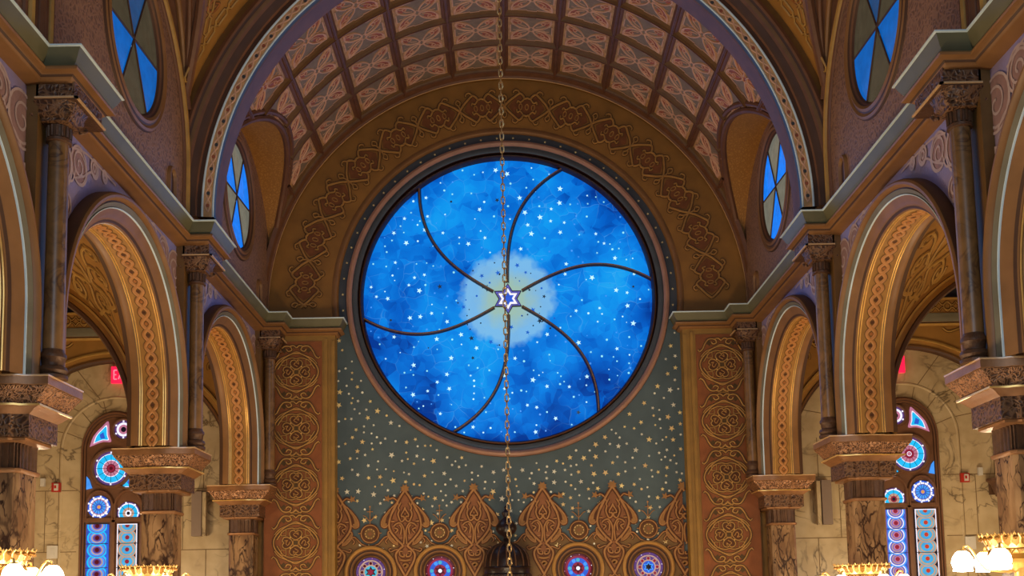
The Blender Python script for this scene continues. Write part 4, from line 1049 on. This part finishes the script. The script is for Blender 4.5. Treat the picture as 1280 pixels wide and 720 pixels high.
    for s_ in (1,-1):
        for p in ([(0,.4),(.05*s_,.2),(.15*s_,.05),(.05*s_,-.1),(.22*s_,-.2),(.35*s_,-.1),(.28*s_,0)],[(.1*s_,-.12),(.3*s_,-.3),(.55*s_,-.32),(.7*s_,-.25),(.6*s_,-.18)],[(.02*s_,.1),(.2*s_,.12),(.26*s_,.02)],[(0,-.1),(.1*s_,-.35),(.25*s_,-.48)]):
            outlined(mb,spline(p,6),.035,.018,FP,'ochre_line','ochre_shade')
    for c_ in ((.3,-.1),(-.3,-.1),(0,.05),(.55,-.28),(-.55,-.28)): outlined(mb,spiral(*c_,.10,1.6),.03,.016,FP,'ochre_line','ochre_shade')
    mb.build('pendentive_scrolls',ce)
    mb=MB(); mb.face([(sg*4.5,2,6.4),(sg*8.8,2,6.4),(sg*8.8,YB+.1,6.4),(sg*4.5,YB+.1,6.4)],'navy'); mb.build('upper_ceiling',ce)

# ---------------------------------------------------------------- arched aisle windows
def aisle_window(sg,n):
    side='left' if sg<0 else 'right'
    xc=sg*6.47; W=.545; ZS=2.60
    w=thing('window_%d'%n,'tall arched stained glass window with roundels and twin lights in the %s aisle'%side,'window',(xc,YB,0),kind='structure')
    F=lambda u,v,h:(xc+sg*u,YB-.005-h,v)        # u outwards from the nave
    mb=MB()
    fr=lambda r,zb=-1.6:[(-r,zb)]+[(-r*cos(pi*i/32),ZS+r*1.16*sin(pi*i/32)) for i in range(33)]+[(r,zb)]
    for r0,r1,h0,h1,k in ((.56,.535,.0,.05,'window_wood'),(.535,.51,.05,.05,'window_wood'),(.51,.50,.05,.02,'arch_dark'),(.50,.475,.02,.02,'window_wood'),(.475,.47,.02,-.03,'arch_dark')):
        a=fr(r0); b=fr(r1); mb.grid([[F(x,z,h0) for x,z in a],[F(x,z,h1) for x,z in b]],k)
    # wooden ground plate of the tracery
    p=fr(.472); mb.face([F(x,z,-.02) for x,z in p],'window_wood')
    # mullion, transom
    for a,b in (((-.028,-1.6),(.028,1.72)),((-.47,1.42),(.47,1.49)),):
        mb.box(F(*a,-.02),F(*b,.03),'window_wood')
    for s_ in (1,-1):
        q=[(s_*.235+.215*cos(pi*i/20),1.62+.26*sin(pi*i/20)+.05) for i in range(21)]; ribbon(mb,[(s_*.235+.215,1.45)]+q+[(s_*.235-.215,1.45)],.05,.04,F,'window_wood')
    bc=(.06,2.30)
    ribbon(mb,circ(bc[0],bc[1],.31,36),.07,.045,F,'window_wood',True); ribbon(mb,circ(-.13,2.94,.17,28),.05,.045,F,'window_wood',True)
    ribbon(mb,spline([(-.06,2.03),(-.2,1.96),(-.33,1.99),(-.46,2.1)],4),.05,.045,F,'window_wood')
    mb.build('frame',w)
    cols={-1:('g_sky','g_royal','g_violet','g_peach','g_purple'),1:('g_teal','g_sky','g_peach','g_peach','g_orangered')}
    # strips of overlapping rings
    def strip(x0,x1,kind):
        mb=MB(); c=(x0+x1)/2; hw=(x1-x0)/2
        if kind=='blue': bg,ring,core,edge_='g_royal',['g_cyan','g_violet','g_sky','g_peach','g_violet','g_purple'],'g_deepred','g_royal'
        elif kind=='violet': bg,ring,core,edge_='g_royal',['g_sky','g_white','g_violet','g_peach','g_violet','g_pink'],'g_red','g_violet'
        else: bg,ring,core,edge_='g_dark',['g_peach','g_teal','g_peach','g_teal','g_sky','g_teal'],('g_orangered' if kind=='tealred' else 'g_red'),'g_white'
        fill(mb,[(x0,-1.5),(x1,-1.5),(x1,1.385),(x0,1.385)],0,F,bg)
        z=1.36
        zs=[1.36-.195*i for i in range(12)]
        for j,zz in enumerate(zs[::-1]):
            hh=.002+.004*(j%12)
            for q,(rad,k) in enumerate(zip((1,.84,.74,.58,.46,.36),ring)):
                pts=[(c+hw*.96*rad*cos(a),min(1.385,zz+.135*rad*sin(a))) for a in [2*pi*i/22 for i in range(22)]]
                fill(mb,pts,hh+.0006*q,F,k)
            pts=[(c+.036*cos(a),min(1.385,zz+.036*sin(a))) for a in [2*pi*i/12 for i in range(12)]]
            fill(mb,pts,hh+.0038,F,core)
        for q in (x0+.008,x1-.008): ribbon(mb,[(q,-1.5),(q,1.385)],.016,.055,F,edge_,False,False)
        if edge_=='g_white': ribbon(mb,[(x0,1.378),(x1,1.378)],.014,.055,F,edge_,False,False)
        for i in range(8): ribbon(mb,[(x0-.01,1.07-.39*i),(x1+.01,1.07-.39*i)],.01,.058,F,'lead',False,False)
        mb.build('ringed_light',w)
    if sg<0: strip(.075,.42,'blue'); strip(-.40,-.075,'teal')
    else: strip(.075,.42,'tealred'); strip(-.40,-.075,'violet')
    def wheel(c,r,spec,spokes,nm,clipz=None,dots=0,dotk='g_white'):
        mb=MB(); cl=(lambda z:max(z,clipz)) if clipz else (lambda z:z)
        for q,(rad,k) in enumerate(spec): fill(mb,[(x,cl(z)) for x,z in circ(c[0],c[1],r*rad,30)],.004+.001*q,F,k)
        for i in range(spokes):
            a=2*pi*i/spokes+.0; p0,p1=(c[0]+r*.25*cos(a),c[1]+r*.25*sin(a)),(c[0]+r*.88*cos(a),c[1]+r*.88*sin(a))
            if clipz and (p0[1]<clipz or p1[1]<clipz): continue
            ribbon(mb,[p0,p1],.007,.014,F,'lead',False,False)
        for i in range(dots):
            a=2*pi*(i+.5)/dots; x,z=c[0]+r*.93*cos(a),c[1]+r*.93*sin(a)
            if clipz and z<clipz: continue
            fill(mb,[(x-.014,z-.014),(x+.014,z-.014),(x+.014,z+.014),(x-.014,z+.014)],.016,F,dotk)
        mb.build(nm,w)
    if sg<0: wheel(bc,.28,[(1,'g_purple'),(.87,'g_white'),(.83,'g_cyan'),(.5,'g_white'),(.46,'g_pink'),(.26,'g_deepred'),(.22,'g_red'),(.1,'g_deepred')],12,'big_roundel',None,6)
    else: wheel(bc,.28,[(1,'g_purple'),(.89,'g_white'),(.85,'g_cyan'),(.54,'g_white'),(.5,'g_pink'),(.28,'g_red'),(.14,'g_white'),(.11,'g_pink')],12,'big_roundel',None,6)
    wheel((-.13,2.94),.145,[(1,'g_purple'),(.8,'g_white'),(.55,'g_pink'),(.3,'g_dark')],0,'top_roundel',None,6)
    a_=[(1,'g_royal'),(.86,'g_white'),(.70,'g_pink' if sg<0 else 'g_violet'),(.62,'g_sky'),(.3,'g_royal'),(.16,'g_amber')]
    wheel((.245,1.67),.185,a_,14,'small_roundel',1.5,9); wheel((-.235,1.56),.185,[(1,'g_purple'),(.9,'g_white'),(.8,'g_cyan'),(.5,'g_peach'),(.28,'g_white' if sg<0 else 'g_red'),(.15,'g_dark')],8,'half_roundel',1.5,7)
    mb=MB()
    tri=spline([(.42,2.66),(.36,2.84),(.22,3.0),(.12,3.08),(.10,2.86),(.07,2.74),(.2,2.74),(.3,2.71)],3)
    def shrink(p,s): 
        gx=sum(x for x,_ in p)/len(p); gz=sum(z for _,z in p)/len(p); return [(gx+(x-gx)*s,gz+(z-gz)*s) for x,z in p]
    fill(mb,tri,.002,F,'g_pink'); fill(mb,shrink(tri,.72),.004,F,'g_white'); fill(mb,shrink(tri,.62),.006,F,'g_cyan')
    fill(mb,[(.17,2.80),(.24,2.79),(.26,2.86),(.2,2.9)],.008,F,'g_royal')
    fill(mb,[(.46,1.96),(.46,2.18),(.41,2.12),(.36,1.98)],.004,F,'g_sky')
    t2=[(-.08,1.99),(-.45,1.99),(-.42,2.03),(-.32,2.11),(-.25,2.15),(-.2,2.12)]
    fill(mb,t2,.002,F,'g_white'); fill(mb,shrink(t2,.84),.004,F,'g_cyan'); fill(mb,[(-.25,2.0),(-.20,2.07),(-.25,2.12),(-.3,2.07)],.006,F,'g_royal')
    mb.build('corner_pieces',w)
aisle_window(-1,6); aisle_window(1,7)

# ---------------------------------------------------------------- small wall fittings
def letters(mb,txt,x0,z0,h,F,k,w=.045,gap=.02,t=.012):
    G={'E':[[(0,0),(0,1)],[(0,1),(1,1)],[(0,.5),(.8,.5)],[(0,0),(1,0)]],'X':[[(0,0),(1,1)],[(0,1),(1,0)]],'I':[[(.5,0),(.5,1)]],'T':[[(.5,0),(.5,1)],[(0,1),(1,1)]]}
    x=x0
    for c_ in txt:
        for s_ in G[c_]: ribbon(mb,[(x+a*w,z0+b*h) for a,b in s_],t,.004,F,k,False,False)
        x+=w+gap
for sg in (-1,1):
    x=-6.44 if sg<0 else 6.30; z=3.84 if sg<0 else 3.785; y=YB-.02
    t=thing('exit_sign','glowing red exit sign high on the %s aisle end wall'%('left' if sg<0 else 'right'),'exit sign',(x,y,z-.14))
    xx0,xx1=(x-.10,x+.26) if sg<0 else (x-.20,x+.22)
    mb=MB(); mb.box((xx0,y-.06,z-.14),(xx1,y-.002,z+.14),'g_exit'); mb.build('housing',t)
    mb=MB(); letters(mb,'EXIT',xx0+.05,z-.075,.15,lambda u,v,h:(u,y-.062-h,v),'g_exitl',.05,.026,.022); mb.build('lettering',t)
    s='left' if sg<0 else 'right'
    x=sg*7.40; z=2.0 if sg<0 else 1.885
    t=thing('fire_alarm','red fire alarm strobe on the marble beside the %s aisle window'%s,'fire alarm',(x,y,z-.075))
    mb=MB(); mb.box((x-.07,y-.05,z-.075),(x+.07,y-.002,z+.075),'alarm_red'); mb.build('body',t)
    mb=MB(); mb.box((x-.02,y-.075,z-.055),(x+.045,y-.05,z+.055),'plastic_white'); mb.box((x-.015,y-.078,z-.02),(x+.02,y-.074,z+.03),'alarm_red'); mb.build('strobe_lens',t)
    x=sg*(7.62 if sg<0 else 7.66); z=2.09 if sg<0 else 1.93+.06
    t=thing('motion_sensor','small white wall sensor outside the fire alarm on the %s'%s,'sensor',(x,y,z-.06))
    mb=MB(); mb.box((x-.035,y-.05,z-.07),(x+.035,y-.002,z+.06),'plastic_white'); mb.build('case',t); mb=MB(); mb.box((x-.025,y-.056,z-.05),(x+.025,y-.05,z+.0),'g_white' if False else 'plastic_white'); mb.build('lens',t)
    x=sg*(5.10); z=1.52
    t=thing('wall_speaker','tall grey-brown loudspeaker panel on the %s aisle end wall'%s,'speaker',(x,y,z-.36))
    mb=MB(); mb.box((x-.075,y-.12,z-.36),(x+.085,y-.002,z+.36),'grey_box'); mb.build('cabinet',t)
    mb=MB(); mb.box((x+sg*-.09,y-.1,z-.36),(x+sg*-.15,y-.002,z+.35),'wall_marble'); mb.build('mounting_rail',t)
    x=sg*7.44; z=.95 if sg<0 else .82
    t=thing('switch_plate','white switch plate low on the marble of the %s aisle end wall'%s,'switch',(x,y,z-.1))
    mb=MB(); mb.box((x-.09,y-.02,z-.105),(x+.08,y-.002,z+.105),'plastic_white'); mb.build('plate',t); mb=MB(); mb.box((x-.03,y-.032,z-.05),(x+.03,y-.02,z+.05),'plastic_white'); mb.build('rocker',t)
x,z=7.52,1.87
t=thing('wall_disc','small round pale cover plate right of the right fire alarm','cover plate',(x,YB,z-.06)); mb=MB(); mb.lathe([(.001,-.02),(.055,-.018),(.062,-.005),(.062,0)],(x,YB-.002+.0,z),'wall_marble',20,'y'); mb.build('disc',t)
x,z=7.86,1.75
t=thing('wall_bracket','dark carved corbel bracket on the marble beside the right picture edge','bracket',(x,YB,z-.2))
mb=MB(); mb.lathe([(.001,-.2),(.03,-.19),(.035,-.15),(.06,-.1),(.09,0),(.13,.04),(.16,.06),(.16,.10),(.001,.1)],(x,YB-.17,z),'bronze_dark',16); mb.build('corbel',t)
mb=MB(); mb.box((x-.06,YB-.03,z-.15),(x+.06,YB-.002,z+.08),'bronze_dark'); mb.build('back_plate',t)

# ---------------------------------------------------------------- hanging chain
x,y=-.075,8.5
t=thing('hanging_chain','long brass chain hanging from the vault in front of the round window','chain',(x,y,-.4))
mb=MB(); p_=.056; z=-.4; i=0
while z<8.82:
    a=0 if i%2 else pi/2
    P=[]
    for q in range(12):
        b=2*pi*q/12; u=.0145*cos(b); v=.021*sin(b)+(.013 if sin(b)>0 else -.013)
        P.append((x+u*cos(a)+0,y+u*sin(a),z+v))
    mb.tube(P,.0055,'chain',6,True); z+=p_; i+=1
mb.build('links',t)
mb=MB(); mb.lathe([(.001,8.72),(.02,8.73),(.03,8.76),(.09,8.79),(.11,8.815)],(x,y,0),'gilt_dark',16); mb.build('ceiling_hook',t)

# ---------------------------------------------------------------- gilded lamp standards
def make_lamp():
    t=thing('lamp_standard','x','lamp',(0,0,-4.2))
    mb=MB(); mb.lathe([(.001,-4.2),(.22,-4.2),(.22,-4.12),(.15,-4.05),(.08,-3.9),(.05,-3.6),(.05,-.2),(.065,-.15),(.065,-.1),(.058,.16),(.075,.2),(.06,.24)],(0,0,0),'gilt',20); mb.build('post',t)
    mb=MB(); mb.lathe([(.06,.235),(.12,.24),(.17,.262),(.19,.30),(.20,.31),(.20,.33),(.22,.34),(.235,.40)],(0,0,0),['gilt','gilt','gilt_dark','gilt','gilt','gilt_dark','gilt'],36)
    for j in range(26):                                     # pierced leaf gallery
        a=2*pi*j/26; r=.235
        def pt(da,zz,rr): return (rr*cos(a+da),rr*sin(a+da),zz)
        L=[(-.11,.375,.235),(-.13,.41,.25),(-.08,.44,.27),(-.03,.43,.272),(0,.452,.285),(.03,.43,.272),(.08,.44,.27),(.13,.41,.25),(.11,.375,.235),(0,.35,.224)]
        mb.face([pt(*q) for q in L],'gilt_dark'); mb.tube([pt(*q) for q in L[:9]],.0055,'gilt',5)
        mb.lathe([(.001,-.016),(.014,-.008),(.016,.004),(.001,.016)],pt(0,.41,.27),'gilt_dark',8)
        mb.tube([pt(.0,.33,.215),pt(.08,.30,.225),pt(.17,.33,.215)],.006,'gilt_dark',5)
    mb.build('pierced_crown',t)
    for j in range(6):
        a=2*pi*(j+.25)/6; c,s=cos(a),sin(a)
        mb=MB(); mb.tube([(r*c,r*s,zz+.09) for r,zz in ((.06,.10),(.14,.08),(.24,.10),(.29,.16),(.33,.245),(.36,.28),(.39,.275),(.40,.25))],.009,'gilt',6); arm=mb.build('arm',t)
        mb=MB(); mb.lathe([(.001,.345),(.03,.34),(.035,.325)],(.40*c,.40*s,0),'gilt',12); mb.lathe([(.033,.33),(.05,.315),(.072,.28),(.078,.245),(.066,.205),(.07,.185),(.001,.18)],(.40*c,.40*s,0),'bulb',16); mb.build('glass_shade',arm)
    return t
lp=make_lamp()
for i,(sg,x,y,dz,lab) in enumerate(((-1,-3.80,7.6,.0,'gilded lamp crown with glowing shades at the left picture edge'),(1,3.63,7.6,-.02,'gilded lamp crown with glowing shades at the right picture edge'),(-1,-3.80,10.9,.0,'gilded lamp crown with glowing shades below the left middle arch column'),(1,3.58,10.9,-.12,'gilded lamp crown with glowing shades below the right middle arch column'))):
    if i==0: lp.location=(x,y,Z0-4.2+dz); lp['label']=lab; o=lp
    else: o=copy_tree(lp,(x,y,-4.2+dz),i*.5,lab)
    o['group']='gilded lamp standards along the gallery fronts'

# ---------------------------------------------------------------- light
def light(kind,loc,e,col,size=.3,rot=None,name='lamp_light',sy=None):
    l=bpy.data.lights.new(name,kind); l.energy=e; l.color=col
    if kind=='AREA':
        l.size=size
        if sy: l.shape='RECTANGLE'; l.size_y=sy
    else: l.shadow_soft_size=size
    o=bpy.data.objects.new(name,l); C.objects.link(o); o.location=Vector(loc)+Vector((0,0,Z0))
    if rot: o.rotation_euler=rot
    return o
warm=(1,.76,.48); day=(.62,.80,1)
light('POINT',(-.07,8.5,-1.2),520,warm,.6,name='central_chandelier')
light('POINT',(-.07,13.5,-1.6),265,warm,.5,name='ark_fill')  # unseen warm light below the frame, standing in for chandeliers
for sg in (-1,1):
    light('POINT',(sg*6.5,10.7,-.3),170,warm,.35,name='aisle_fill')  # unseen lights added below the frame to brighten the aisles
    light('POINT',(sg*6.5,14.4,-.2),200,warm,.35,name='aisle_fill')
light('AREA',(0,-4,4.5),400,day,5,(math.radians(90),0,0),'west_window_daylight')
light('AREA',(0,YB-.15,WC[1]),26,(.12,.42,1),4.4,(math.radians(-90),0,0),'round_window_daylight').data.spread=math.radians(110)
for sg in (-1,1):
    for b in (1,2):
        o=light('AREA',(sg*(XU-.06),OC[b][0],OC[b][1]),13,(.40,.66,1),1.2,(0,math.radians(52*sg),0),'clerestory_daylight'); o.data.spread=math.radians(90)
w=bpy.data.worlds.new('World'); bpy.context.scene.world=w; w.use_nodes=True
w.node_tree.nodes['Background'].inputs[0].default_value=(.9,.8,.7,1); w.node_tree.nodes['Background'].inputs[1].default_value=.05

# ---------------------------------------------------------------- camera
cam=bpy.data.cameras.new('camera'); co=bpy.data.objects.new('camera',cam); C.objects.link(co)
cam.sensor_width=36; cam.lens=1313.7/1280*36; cam.shift_y=(614.07-360)/1280; cam.clip_start=.05
yaw,pitch,roll=.006,.1054,.0191
from mathutils import Matrix
Rm=Matrix.Rotation(-yaw,4,'Z')@Matrix.Rotation(pi/2+pitch,4,'X')@Matrix.Rotation(-roll,4,'Z')
co.matrix_world=Matrix.Translation((-.0968,0,Z0))@Rm
S=bpy.context.scene; S.camera=co
S.view_settings.view_transform='Standard'; S.view_settings.look='None'; S.view_settings.gamma=1; S.view_settings.exposure=0; S.view_settings.use_curve_mapping=False
for o in bpy.data.objects:
    if '_o' in o: del o['_o']
